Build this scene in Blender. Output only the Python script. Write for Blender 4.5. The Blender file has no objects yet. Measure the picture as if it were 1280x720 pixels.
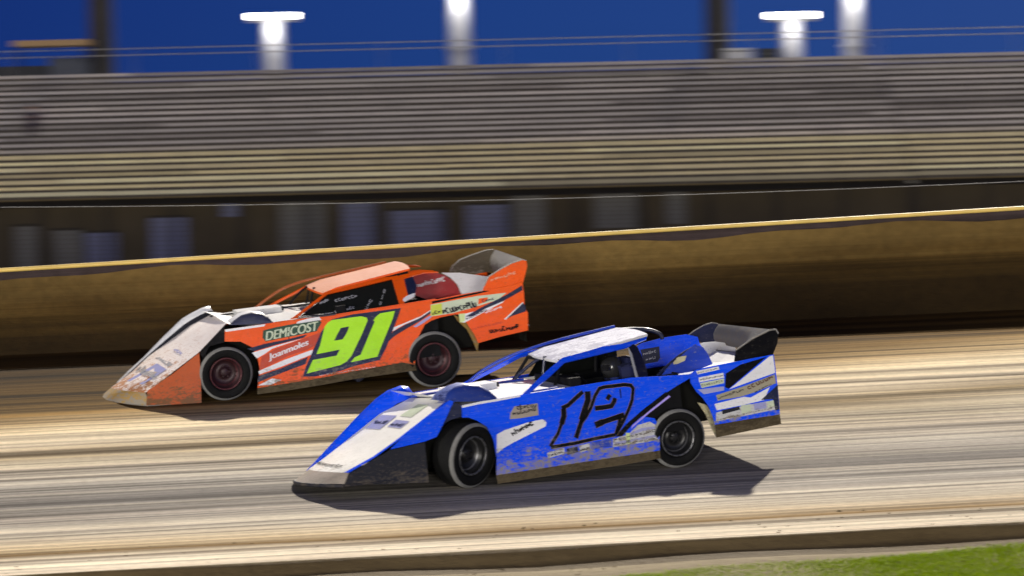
import bpy, bmesh, math, random
from mathutils import Vector, Matrix
random.seed(7)
R = math.radians
DATA = {'blue':{'side':[('blue',[(2.432,0.883),(2.222,0.895),(2.039,0.894),(1.764,0.897),(1.302,0.899),(0.837,0.901),(0.462,0.9),(0.09,0.864),(-0.211,0.839),(-0.205,0.796),(-0.034,0.734),(0.167,0.65),(0.36,0.557),(0.409,0.478),(0.264,0.431),(0.22,0.346),(0.248,0.082),(0.671,0.085),(1.231,0.092),(1.785,0.098),(2.142,0.101),(2.116,0.285),(2.126,0.473),(2.179,0.617),(2.277,0.699),(2.37,0.747),(2.441,0.757)]),('blue',[(-0.21,0.83),(-0.293,0.879),(-0.581,0.891),(-0.92,0.904),(-1.231,0.913),(-1.232,0.72),(-1.23,0.502),(-1.215,0.258),(-0.829,0.262),(-0.434,0.259),(-0.419,0.357),(-0.387,0.466),(-0.333,0.561),(-0.268,0.64),(-0.216,0.742)]),('blue',[(3.133,0.648),(2.558,0.96),(2.516,0.937),(2.641,0.752),(2.753,0.6),(2.892,0.57),(3.282,0.544)]),('navy',[(2.517,0.929),(2.431,0.891),(2.449,0.767),(2.578,0.752),(2.711,0.704),(2.632,0.751)]),('charcoal',[(3.761,0.364),(3.291,0.537),(2.893,0.562),(2.901,0.377),(2.907,0.141),(3.839,0.25)])],'skirt':[[(2.142,0.101),(1.785,0.098),(1.231,0.092),(0.671,0.085),(0.248,0.082),(0.25,-0.004),(0.684,-0.008),(1.244,-0.001),(1.797,0.006),(2.137,0.007)],[(-0.434,0.259),(-0.829,0.262),(-1.215,0.258),(-1.219,0.153),(-0.859,0.136),(-0.434,0.12)]],'decals':[('white',1,[(2.432,0.883),(2.222,0.895),(2.021,0.894),(1.764,0.897),(1.766,0.88),(2.024,0.871),(2.225,0.87),(2.427,0.857)]),('white',1,[(2.082,0.526),(1.995,0.556),(1.714,0.6),(1.547,0.609),(1.506,0.569),(1.521,0.529),(1.714,0.472),(1.924,0.409),(2.04,0.367),(2.11,0.326)]),('beige',1,[(1.843,0.789),(1.577,0.785),(1.586,0.658),(1.798,0.655),(1.916,0.663),(1.898,0.729)]),('offwhite',1,[(1.542,0.25),(1.345,0.272),(1.344,0.212),(1.541,0.19)]),('navy',1,[(1.319,0.259),(1.188,0.265),(1.187,0.205),(1.319,0.191)]),('offwhite',1,[(1.168,0.271),(1.046,0.279),(1.047,0.21),(1.17,0.194)]),('deepblue',1,[(1.027,0.284),(0.793,0.284),(0.804,0.208),(1.028,0.207)]),('offwhite',1,[(0.775,0.281),(0.593,0.306),(0.459,0.39),(0.325,0.405),(0.265,0.362),(0.248,0.281),(0.26,0.196),(0.468,0.193),(0.787,0.197)]),('lavender',2,[(0.761,0.245),(0.46,0.252),(0.261,0.257),(0.264,0.232),(0.463,0.227),(0.765,0.22)]),('lavender',2,[(0.563,0.319),(0.427,0.351),(0.276,0.346),(0.271,0.319),(0.422,0.316),(0.567,0.294)]),('limepale',2,[(0.618,0.327),(0.572,0.32),(0.579,0.209),(0.626,0.208)]),('black',1,[(0.095,0.692),(0.062,0.661),(0.307,0.532),(0.522,0.408),(0.66,0.299),(0.744,0.303),(0.606,0.412),(0.421,0.523)]),('lilac',1,[(0.063,0.652),(0.047,0.633),(0.312,0.498),(0.506,0.388),(0.548,0.36),(0.534,0.392),(0.308,0.523)]),('white',1,[(-0.29,0.862),(-0.56,0.876),(-0.565,0.841),(-0.304,0.825)]),('white',1,[(-0.309,0.79),(-0.607,0.8),(-0.609,0.747),(-0.311,0.738)]),('mintwhite',1,[(-0.319,0.728),(-0.608,0.739),(-0.6,0.688),(-0.33,0.674)]),('lavender',1,[(-0.281,0.664),(-0.596,0.654),(-0.589,0.611),(-0.349,0.602)]),('black',1,[(-0.634,0.787),(-0.817,0.858),(-1.141,0.899),(-0.648,0.62),(-0.604,0.644)]),('white',1,[(-0.647,0.611),(-1.17,0.895),(-1.22,0.906),(-1.221,0.713),(-0.855,0.651),(-0.667,0.617)]),('sand',1,[(-0.488,0.573),(-0.851,0.626),(-1.21,0.697),(-1.215,0.6),(-0.964,0.54),(-0.768,0.515),(-0.499,0.511)]),('white',1,[(-0.456,0.482),(-0.815,0.509),(-0.89,0.489),(-1.133,0.568),(-1.047,0.44),(-0.803,0.423),(-0.475,0.41)]),('navy',2,[(-1.009,0.446),(-1.232,0.58),(-1.213,0.311),(-1.164,0.31),(-1.153,0.434)]),('offwhite',1,[(-0.462,0.386),(-0.802,0.415),(-1.17,0.423),(-1.165,0.318),(-0.835,0.305),(-0.448,0.292)]),('charcoal',2,[(-0.531,0.402),(-0.744,0.414),(-0.749,0.379),(-0.534,0.358)]),('lavender',2,[(-0.918,0.415),(-1.064,0.42),(-1.063,0.35),(-0.918,0.345)]),('mintwhite',2,[(-0.764,0.42),(-0.88,0.421),(-0.877,0.334),(-0.762,0.333)]),('mintwhite',2,[(-1.083,0.418),(-1.161,0.424),(-1.161,0.354),(-1.082,0.348)])],'strokes':[('black',3,0.035,[(1.316,0.693),(1.236,0.713),(1.151,0.769),(1.049,0.831)]),('black',3,0.05,[(1.294,0.685),(1.3,0.608),(1.339,0.528)]),('black',3,0.03,[(1.334,0.541),(1.391,0.436),(1.501,0.312)]),('black',3,0.055,[(0.995,0.828),(1.003,0.736),(1.052,0.643),(1.106,0.536)]),('black',3,0.042,[(1.096,0.549),(1.15,0.443),(1.196,0.357)]),('black',3,0.03,[(0.853,0.841),(0.918,0.767),(0.982,0.647),(1.056,0.558),(1.11,0.508)]),('black',3,0.03,[(0.862,0.837),(0.79,0.846),(0.689,0.841),(0.565,0.838),(0.489,0.82),(0.468,0.781),(0.496,0.663),(0.548,0.57),(0.617,0.472),(0.693,0.376),(0.739,0.325)]),('black',3,0.04,[(0.937,0.636),(0.828,0.632),(0.742,0.634),(0.705,0.679),(0.692,0.713)]),('black',3,0.05,[(0.781,0.747),(0.746,0.716)]),('black',3,0.055,[(0.959,0.458),(0.865,0.48)]),('black',3,0.045,[(0.881,0.478),(0.738,0.5),(0.61,0.519)]),('black',3,0.035,[(0.657,0.499),(0.687,0.418),(0.729,0.338)]),('black',3,0.028,[(0.739,0.325),(0.982,0.318),(1.217,0.303),(1.495,0.301)])],'number':[],'scrib':[('charcoal',3,(1.905,0.483),(1.644,0.572),0.06,6,0.3),('charcoal',3,(1.874,0.7),(1.597,0.711),0.045,6,0),('charcoal',3,(1.821,0.752),(1.591,0.753),0.035,6,0),('charcoal',3,(0.759,0.262),(0.265,0.292),0.025,10,0.2),('charcoal',3,(0.766,0.211),(0.277,0.208),0.02,12,0.2),('charcoal',3,(1.53,0.205),(1.361,0.223),0.03,5,0.2),('charcoal',3,(1.167,0.211),(1.054,0.22),0.03,4,0.2),('charcoal',3,(-0.323,0.753),(-0.602,0.766),0.022,8,0.2),('charcoal',3,(-0.333,0.691),(-0.593,0.706),0.022,9,0.2),('navy',3,(-0.305,0.834),(-0.547,0.852),0.015,8,0.2),('charcoal',3,(-0.501,0.528),(-0.825,0.577),0.03,7,0.3),('rust',3,(-0.874,0.579),(-1.195,0.664),0.05,6,0.3),('charcoal',3,(-0.954,0.532),(-1.166,0.598),0.02,5,0.3),('charcoal',3,(-0.479,0.305),(-1.139,0.339),0.012,18,0.2)],'text':[],'win':[('window_frame','blue',[(1.52,0.856,0.951),(1.297,0.747,1.042),(1.089,0.634,1.137),(0.805,0.611,1.156),(0.311,0.57,1.19),(0.06,0.511,1.239),(0.026,0.466,1.276),(0.412,0.495,1.253),(0.819,0.549,1.207),(1.086,0.576,1.185),(1.325,0.694,1.087),(1.623,0.859,0.949),(1.754,0.934,0.887),(1.681,0.936,0.885)]),('pillar','pillar_navy',[(0.306,0.561,1.197),(0.23,0.544,1.212),(0.206,0.587,1.176),(0.217,0.763,1.029),(0.266,0.922,0.897),(0.393,0.931,0.889)]),('pillar_trim','silver',[(0.306,0.561,1.197),(0.275,0.556,1.201),(0.387,0.937,0.884),(0.411,0.938,0.884)])],'winscrib':[],'flat':[('sail_panel','blue',0.012,[(-0.203,-0.6,0.739),(-0.3,-0.6,1.059),(-0.362,-0.6,1.086),(-0.64,-0.6,1.111),(-0.917,-0.6,1.109),(-1.05,-0.6,1.063),(-1.063,-0.6,0.998),(-1.148,-0.6,0.877),(-1.193,-0.6,0.753),(-0.966,-0.6,0.685),(-0.59,-0.6,0.684)]),('sail_wing','deepblue',0.012,[(-0.097,0.72,0.948),(-0.405,0.72,1.123),(-0.506,0.72,1.083),(-0.554,0.72,0.997),(-0.598,0.72,0.886),(-0.371,0.72,0.839),(0.03,0.72,0.835)]),('sail_badge','cream',0.006,[(-0.125,0.735,0.997),(-0.194,0.735,1.018),(-0.29,0.735,1.022),(-0.265,0.735,0.969),(-0.176,0.735,0.946),(-0.129,0.735,0.948)]),('deck_cover','white',0.012,[(-1.048,-0.55,0.984),(-1.099,-0.55,0.995),(-1.246,-0.55,0.984),(-1.392,-0.55,0.946),(-1.466,-0.55,0.899),(-1.498,-0.55,0.831),(-1.444,-0.55,0.711),(-1.184,-0.55,0.711),(-1.133,-0.55,0.864)]),('mud_flap','cream',0.012,[(-0.369,0.72,0.498),(-0.47,0.72,0.457),(-0.541,0.72,0.323),(-0.568,0.72,0.144),(-0.551,0.72,0.084),(-0.506,0.72,0.188),(-0.449,0.72,0.354)])],'flatscrib':[],'tube':[('roll_bar','deepblue',0.017,[(1.671,-0.8,0.924),(1.532,-0.76,1.022),(1.375,-0.7,1.101),(1.189,-0.62,1.168),(1.005,-0.54,1.217),(0.634,-0.54,1.272),(-0.031,-0.54,1.323)]),('windshield_bar','navy',0.018,[(1.358,-0.2,0.948),(1.242,-0.18,1.038),(1.122,-0.15,1.111),(1.053,-0.1,1.147)]),('windshield_bar','navy',0.018,[(1.14,0.1,0.959),(1.114,0.1,1.096),(1.094,0.1,1.181)]),('rear_roll_bar','navy',0.022,[(-0.105,-0.5,1.279),(-0.241,-0.5,1.269),(-0.411,-0.45,1.239),(-0.519,-0.4,1.181),(-0.53,-0.4,1.117)]),('sail_brace','navy',0.014,[(0.102,0.8,0.858),(-0.056,0.75,0.955),(-0.252,0.7,1.047),(-0.455,0.65,1.104)])],'nose_near':[(3.837,0.972,0.258),(3.768,0.966,0.373),(3.449,0.96,0.493),(3.133,0.953,0.648),(2.822,0.944,0.813),(2.558,0.937,0.96)],'nose_far':[(3.678,-0.72,0.184),(3.613,-0.72,0.271),(3.307,-0.72,0.435),(3.058,-0.72,0.574),(2.759,-0.72,0.741),(2.399,-0.72,0.856)],'nose_tip':(4.062,0.0,0.248),'flare':[(3.608,-0.88,0.231),(3.465,-0.88,0.342),(3.24,-0.88,0.519),(2.983,-0.88,0.719),(2.729,-0.88,0.894),(2.589,-0.88,0.962),(2.435,-0.88,0.993),(2.344,-0.88,0.971),(2.306,-0.88,0.895)],'bulge':[(2.593,0.937,0.965),(2.554,0.932,1.053),(2.464,0.93,1.108),(2.353,0.929,1.126),(2.194,0.93,1.095),(2.093,0.934,1.029),(2.023,0.938,0.943),(2.021,0.94,0.891)],'top':[(2.558,0.96),(2.431,0.891),(2.039,0.894),(1.764,0.897),(1.302,0.899),(0.837,0.901),(0.462,0.9),(0.09,0.864),(-0.211,0.839),(-0.581,0.891),(-0.92,0.904),(-1.231,0.913)],'roof_near':[(1.065,0.52,1.171),(0.067,0.52,1.293)],'roof_far':[(1.016,-0.52,1.201),(-0.02,-0.52,1.308)],'fin_near':[(-0.769,0.91,0.898),(-0.805,0.904,1.015),(-1.011,0.9,1.108),(-1.234,0.896,1.174),(-1.311,0.896,1.172),(-1.334,0.899,1.125),(-1.311,0.903,1.032),(-1.234,0.91,0.902),(-0.981,0.91,0.894)],'fin_far':[(-1.069,-0.9,1.057),(-1.154,-0.9,1.1),(-1.28,-0.9,1.146),(-1.382,-0.9,1.16),(-1.45,-0.9,1.141),(-1.482,-0.9,1.073),(-1.486,-0.9,0.935),(-1.255,-0.9,0.939)],'O':(1.387,41.431,0.192),'M_x':(-0.927184,-0.372623,-0.038504),'M_y':(0.374607,-0.922273,-0.0953),'M_z':(0.0,-0.102784,0.994704),'sail_marks':[('navy',[(-0.334,1.018),(-0.57,1.021),(-0.565,0.896),(-0.531,0.855),(-0.373,0.85)])],'sail_scrib':[('silver',(-0.365,0.951),(-0.534,0.963),0.035,5),('silver',(-0.387,0.885),(-0.516,0.894),0.03,3)],'BM':[(0.99813,0.0,0.06105),(0.0049,0.99678,-0.08005),(-0.06085,0.0802,0.99492)],'BO':(-0.0191,0.0221,0.0754),'wb':2.42},'orange':{'side':[('orange',[(2.55,0.917),(2.263,0.92),(1.864,0.928),(1.565,0.929),(1.326,0.918),(0.864,0.919),(0.358,0.933),(-0.028,0.944),(-0.428,0.973),(-0.399,0.728),(-0.319,0.739),(-0.124,0.724),(-0.009,0.699),(0.077,0.66),(0.174,0.524),(0.249,0.325),(0.255,0.187),(0.411,0.237),(1.02,0.208),(1.525,0.175),(1.856,0.169),(2.235,0.16),(2.179,0.379),(2.191,0.528),(2.244,0.662),(2.373,0.747),(2.568,0.773)]),('orange',[(-0.428,0.973),(-0.736,0.984),(-1.076,1.001),(-1.213,1.034),(-1.217,0.894),(-1.205,0.706),(-1.238,0.642),(-1.213,0.425),(-0.85,0.392),(-0.568,0.349),(-0.531,0.463),(-0.472,0.57),(-0.448,0.623),(-0.399,0.728)]),('orange_dark',[(3.58,0.299),(3.256,0.461),(2.895,0.678),(2.91,0.396),(2.942,0.048),(3.611,0.127)]),('black',[(2.887,0.667),(2.545,0.965),(2.569,0.763),(2.76,0.739),(2.855,0.604)])],'skirt':[[(2.235,0.16),(1.856,0.169),(1.525,0.175),(1.02,0.208),(0.411,0.237),(0.255,0.187),(0.243,0.116),(1.032,0.111),(1.536,0.088),(1.866,0.082),(2.245,0.083)]],'decals':[('white',1,[(2.55,0.917),(2.263,0.92),(2.044,0.921),(2.067,0.895),(2.544,0.887)]),('white',1,[(1.648,0.9),(1.516,0.922),(1.375,0.924),(1.351,0.882),(1.671,0.873)]),('darkgreen',1,[(2.083,0.848),(1.922,0.866),(1.651,0.881),(1.38,0.886),(1.354,0.853),(1.426,0.754),(1.668,0.735),(1.889,0.724),(2.07,0.708),(2.103,0.762)]),('navy',1,[(2.305,0.65),(2.093,0.682),(1.792,0.702),(1.549,0.73),(1.593,0.696),(1.947,0.653),(2.221,0.61)]),('white',1,[(2.252,0.595),(1.948,0.644),(1.614,0.689),(2.002,0.611),(2.108,0.556),(2.202,0.519)]),('redorange',1,[(2.141,0.531),(1.953,0.605),(1.676,0.668),(1.368,0.736),(1.403,0.613),(1.561,0.544),(1.816,0.499),(2.19,0.371)]),('white',1,[(2.201,0.362),(1.871,0.457),(1.502,0.537),(1.519,0.48),(1.931,0.376),(2.196,0.322)]),('navy',1,[(2.208,0.304),(1.912,0.364),(1.572,0.457),(1.612,0.374),(1.991,0.286),(2.227,0.228)]),('white',2,[(2.232,0.189),(2.045,0.253),(1.93,0.219),(2.074,0.178)]),('navy',2,[(1.666,0.225),(1.621,0.326),(1.37,0.745),(1.276,0.831),(1.221,0.874),(0.967,0.902),(0.353,0.903),(0.378,0.84),(0.594,0.439),(0.686,0.303),(1.009,0.271),(1.181,0.235),(1.518,0.206)]),('white',1,[(0.49,0.673),(0.317,0.717),(0.107,0.773),(-0.015,0.832),(-0.013,0.816),(0.145,0.745),(0.336,0.695),(0.487,0.632)]),('navy',1,[(0.545,0.565),(0.479,0.631),(0.32,0.693),(0.109,0.757),(-0.017,0.823),(-0.013,0.791),(0.123,0.717),(0.309,0.642),(0.469,0.572),(0.561,0.509)]),('lavender',1,[(0.223,0.656),(0.097,0.722),(-0.01,0.766),(-0.025,0.748),(0.084,0.687),(0.19,0.643)]),('mintwhite',1,[(-0.026,0.896),(-0.299,0.912),(-0.623,0.929),(-0.998,0.923),(-0.87,0.848),(-0.539,0.79),(-0.28,0.757),(-0.008,0.75)]),('yellowgreen',2,[(-0.028,0.888),(-0.169,0.895),(-0.154,0.765),(-0.013,0.758)]),('orange',2,[(-0.636,0.894),(-0.756,0.895),(-0.733,0.849),(-0.619,0.821)]),('black',1,[(-0.047,0.935),(-0.389,0.958),(-0.715,0.983),(-0.79,0.971),(-0.626,0.953),(-0.3,0.928),(-0.044,0.906)]),('navy',2,[(-0.782,0.826),(-0.995,0.898),(-1.202,0.989),(-1.204,0.93),(-0.935,0.823),(-0.706,0.761),(-0.526,0.684),(-0.443,0.695),(-0.64,0.777)]),('white',1,[(-0.395,0.726),(-0.602,0.749),(-0.813,0.805),(-0.971,0.843),(-0.933,0.807),(-0.737,0.74),(-0.523,0.66),(-0.426,0.622),(-0.368,0.638)]),('limepale',3,[(-0.363,0.738),(-0.444,0.736),(-0.427,0.639),(-0.367,0.63)]),('white',2,[(-0.926,0.6),(-1.187,0.783),(-1.194,0.774),(-0.95,0.592)]),('navy',2,[(-0.942,0.593),(-1.194,0.774),(-1.214,0.721),(-1.215,0.663),(-1.031,0.628)])],'strokes':[],'number':[('lime',3,[(1.275,0.843),(1.222,0.865),(0.862,0.866),(0.79,0.84),(0.784,0.801),(0.886,0.625),(1.036,0.398),(1.101,0.34),(1.181,0.306),(1.612,0.256),(1.516,0.411),(1.216,0.426),(1.17,0.494),(1.466,0.475),(1.407,0.577),(1.322,0.799)]),('navy',4,[(1.127,0.755),(1.021,0.761),(1.059,0.688),(1.119,0.614),(1.228,0.611),(1.177,0.687)]),('lime',3,[(0.682,0.83),(0.618,0.871),(0.432,0.877),(0.469,0.786),(0.671,0.433),(0.714,0.348),(1.053,0.322),(0.996,0.376),(0.918,0.399),(0.696,0.782),(0.712,0.792)])],'scrib':[('charcoal',3,(-0.171,0.762),(-0.608,0.798),0.09,10,0.15),('charcoal',3,(-0.028,0.772),(-0.147,0.782),0.04,3,0.1),('navy',3,(-0.681,0.839),(-0.837,0.86),0.04,4,0.2),('navy',3,(-0.454,0.652),(-0.737,0.74),0.04,6,0.3),('white',3,(-0.699,0.704),(-0.926,0.749),0.03,8,0.3),('black',3,(-0.729,0.454),(-1.115,0.468),0.06,9,0.35),('white',2,(1.452,0.205),(0.746,0.222),0.015,16,0.2),('redorange',2,(-0.489,0.515),(-0.904,0.561),0.03,9,0.3)],'text':[('mintwhite',2,'DEMICOST',(2.069,0.718),(1.425,0.763),0.11,0.4),('white',2,'Joanmoles',(2.057,0.481),(1.554,0.603),0.07,0.45)],'win':[('window_frame','orange',[(1.575,0.83,0.973),(1.174,0.611,1.156),(0.865,0.582,1.18),(0.331,0.522,1.23),(0.347,0.853,0.954),(0.332,0.881,0.931),(0.288,0.511,1.239),(0.102,0.477,1.268),(0.122,0.439,1.299),(0.852,0.536,1.218),(1.189,0.58,1.181),(1.312,0.652,1.122),(1.666,0.848,0.959),(1.791,0.906,0.91),(1.71,0.892,0.922),(1.589,0.853,0.954)]),('pillar','orange',[(0.334,0.516,1.235),(0.109,0.447,1.292),(-0.035,0.445,1.294),(-0.189,0.477,1.267),(-0.261,0.509,1.241),(-0.081,0.495,1.252),(0.047,0.511,1.239),(0.168,0.538,1.216),(0.188,0.733,1.054),(0.289,0.86,0.948),(0.344,0.875,0.936)]),('pillar_badge','navy',[(0.191,0.546,1.21),(0.073,0.529,1.224),(0.061,0.652,1.122),(0.11,0.744,1.045),(0.208,0.763,1.029)]),('pillar_badge','white',[(0.315,0.813,0.987),(0.208,0.763,1.029),(0.11,0.744,1.045),(0.136,0.795,1.003),(0.273,0.841,0.964)]),('window_net','netblack',[(1.575,0.83,0.973),(1.174,0.611,1.156),(0.865,0.582,1.18),(0.331,0.522,1.23),(0.347,0.853,0.954),(0.839,0.861,0.947),(1.316,0.883,0.929)])],'winscrib':[('silver',(1.11,0.714,1.07),(0.817,0.686,1.093),0.05,7),('silver',(1.3,0.721,1.064),(1.18,0.687,1.093),0.055,3),('silver',(1.375,0.871,0.939),(1.168,0.858,0.95),0.03,6),('silver',(1.153,0.86,0.948),(0.892,0.828,0.975),0.045,7),('silver',(0.763,0.872,0.939),(0.645,0.744,1.045),0.04,3),('silver',(0.579,0.838,0.967),(0.441,0.619,1.149),0.03,3)],'flat':[('sail_panel','crimson',0.012,[(0.041,-0.6,0.723),(-0.016,-0.6,0.859),(-0.154,-0.6,1.068),(-0.193,-0.6,1.145),(-0.423,-0.6,1.137),(-0.585,-0.6,1.076),(-0.699,-0.6,0.969),(-0.775,-0.6,0.794),(-0.379,-0.6,0.731)]),('deck_cover','white',0.012,[(-0.542,-0.58,1.113),(-0.781,-0.58,1.083),(-1.16,-0.58,0.985),(-1.089,-0.58,0.808),(-0.78,-0.58,0.785),(-0.733,-0.58,0.935),(-0.649,-0.58,1.038)]),('sail_trim','orange',0.012,[(0.106,-0.57,1.144),(-0.159,-0.57,1.182),(-0.419,-0.57,1.16),(-0.498,-0.57,1.119),(-0.311,-0.57,1.133),(-0.162,-0.57,1.11),(-0.111,-0.57,1.024),(-0.013,-0.57,0.8),(0.04,-0.57,0.787)]),('mud_flap','ochre',0.012,[(-0.35,0.72,0.715),(-0.502,0.72,0.605),(-0.581,0.72,0.485),(-0.625,0.72,0.318),(-0.602,0.72,0.2),(-0.565,0.72,0.336),(-0.501,0.72,0.505),(-0.392,0.72,0.629)])],'flatscrib':[('white',(-0.214,-0.588,0.969),(-0.585,-0.588,1.004),0.06,10)],'tube':[('roll_bar','rustorange',0.018,[(1.866,-0.8,0.938),(1.707,-0.76,1.044),(1.51,-0.7,1.156),(1.333,-0.62,1.212),(1.159,-0.54,1.247),(0.721,-0.54,1.284),(0.175,-0.54,1.339)]),('windshield_bar','black',0.016,[(1.501,-0.3,0.995),(1.396,-0.25,1.107),(1.273,-0.2,1.197)]),('windshield_bar','black',0.016,[(1.312,0.1,1.004),(1.279,0.1,1.121),(1.239,0.1,1.206)])],'nose_near':[(3.572,0.979,0.122),(3.602,0.971,0.282),(3.254,0.961,0.48),(2.894,0.951,0.687),(2.686,0.942,0.856),(2.522,0.935,0.992)],'nose_far':[(3.785,-0.72,0.074),(3.709,-0.72,0.207),(3.288,-0.72,0.517),(2.962,-0.72,0.698),(2.712,-0.72,0.839),(2.434,-0.72,0.946)],'nose_tip':(4.067,0.0,0.16),'flare':[(3.693,-0.88,0.228),(3.537,-0.88,0.35),(3.316,-0.88,0.505),(3.035,-0.88,0.733),(2.778,-0.88,0.925),(2.649,-0.88,0.98),(2.521,-0.88,1.025),(2.427,-0.88,1.043),(2.402,-0.88,0.989)],'bulge':[(2.479,0.938,0.937),(2.418,0.934,1.028),(2.322,0.931,1.084),(2.191,0.93,1.106),(2.065,0.931,1.081),(1.992,0.934,1.022),(1.942,0.938,0.947),(1.936,0.94,0.907)],'top':[(2.522,0.992),(2.262,0.929),(1.863,0.937),(1.564,0.938),(1.325,0.928),(0.863,0.928),(0.357,0.943),(-0.029,0.954),(-0.429,0.983),(-0.737,0.994),(-1.077,1.011),(-1.213,1.034)],'roof_near':[(1.202,0.52,1.195),(0.121,0.52,1.329)],'roof_far':[(1.208,-0.52,1.214),(0.085,-0.52,1.339)],'fin_near':[(-0.686,0.908,0.938),(-0.728,0.903,1.032),(-0.803,0.898,1.143),(-0.954,0.894,1.213),(-1.115,0.891,1.273),(-1.241,0.89,1.297),(-1.301,0.891,1.28),(-1.303,0.895,1.21),(-1.214,0.906,0.982),(-0.976,0.907,0.962)],'fin_far':[(-0.729,-0.9,1.076),(-0.768,-0.9,1.144),(-0.871,-0.9,1.214),(-1.034,-0.9,1.256),(-1.229,-0.9,1.294),(-1.325,-0.9,1.292),(-1.367,-0.9,1.183),(-1.349,-0.9,1.019),(-1.072,-0.9,1.013)],'O':(-1.211,47.422,0.811),'M_x':(-0.970296,-0.240641,-0.024866),'M_y':(0.241922,-0.965157,-0.099731),'M_z':(0.0,-0.102784,0.994704),'sail_marks':[('navy',[(-0.053,1.101),(-0.158,1.108),(-0.209,0.999),(-0.189,0.909),(-0.083,0.902)]),('white',[(0.026,0.854),(-0.061,0.884),(-0.177,0.9),(-0.163,0.861),(-0.043,0.815)])],'sail_scrib':[],'BM':[(0.99756,0.0,0.06976),(0.00292,0.99912,-0.04177),(-0.0697,0.04188,0.99669)],'BO':(-0.0212,0.0108,0.0918),'wb':2.6}}


sc = bpy.context.scene
col = sc.collection

# ------------------------------------------------------------------ materials
MATS = {}
def new_mat(name):
    m = bpy.data.materials.new(name); m.use_nodes = True
    nt = m.node_tree; b = nt.nodes['Principled BSDF']
    MATS[name] = m
    return m, nt, b
def nd(nt, t, **kw):
    n = nt.nodes.new(t)
    for k, v in kw.items(): setattr(n, k, v)
    return n
def ramp(nt, stops, interp='LINEAR'):
    r = nd(nt, 'ShaderNodeValToRGB'); cr = r.color_ramp; cr.interpolation = interp
    while len(cr.elements) < len(stops): cr.elements.new(.5)
    for e, (p, c) in zip(cr.elements, stops):
        e.position = p; e.color = c if len(c) == 4 else (*c, 1)
    return r
def mixrgb(nt, a, b, fac, blend='MIX'):
    n = nd(nt, 'ShaderNodeMix', data_type='RGBA', blend_type=blend)
    L = nt.links
    for sock, v in ((n.inputs['Factor'], fac), (n.inputs['A'], a), (n.inputs['B'], b)):
        if hasattr(v, 'is_linked'): L.new(v, sock)
        elif isinstance(v, (int, float)): sock.default_value = v
        else: sock.default_value = (*v, 1)
    return n.outputs['Result']
def noise(nt, vec, scale, detail=4, rough=.55):
    n = nd(nt, 'ShaderNodeTexNoise'); n.inputs['Scale'].default_value = scale
    n.inputs['Detail'].default_value = detail; n.inputs['Roughness'].default_value = rough
    if vec is not None: nt.links.new(vec, n.inputs['Vector'])
    return n.outputs['Fac']
def mapping(nt, scale, rot=(0, 0, 0), loc=(0, 0, 0), coord='Object'):
    t = nd(nt, 'ShaderNodeTexCoord'); m = nd(nt, 'ShaderNodeMapping')
    m.inputs['Scale'].default_value = scale; m.inputs['Rotation'].default_value = rot; m.inputs['Location'].default_value = loc
    nt.links.new(t.outputs[coord], m.inputs['Vector'])
    return m.outputs['Vector']
def math_(nt, op, a, b=None, clamp=False):
    n = nd(nt, 'ShaderNodeMath', operation=op, use_clamp=clamp)
    for i, v in enumerate((a, b)):
        if v is None: continue
        if hasattr(v, 'is_linked'): nt.links.new(v, n.inputs[i])
        else: n.inputs[i].default_value = v
    return n.outputs[0]
def bump(nt, b, h, strength=.3, dist=.02):
    n = nd(nt, 'ShaderNodeBump'); n.inputs['Strength'].default_value = strength; n.inputs['Distance'].default_value = dist
    nt.links.new(h, n.inputs['Height']); nt.links.new(n.outputs[0], b.inputs['Normal'])

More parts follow.
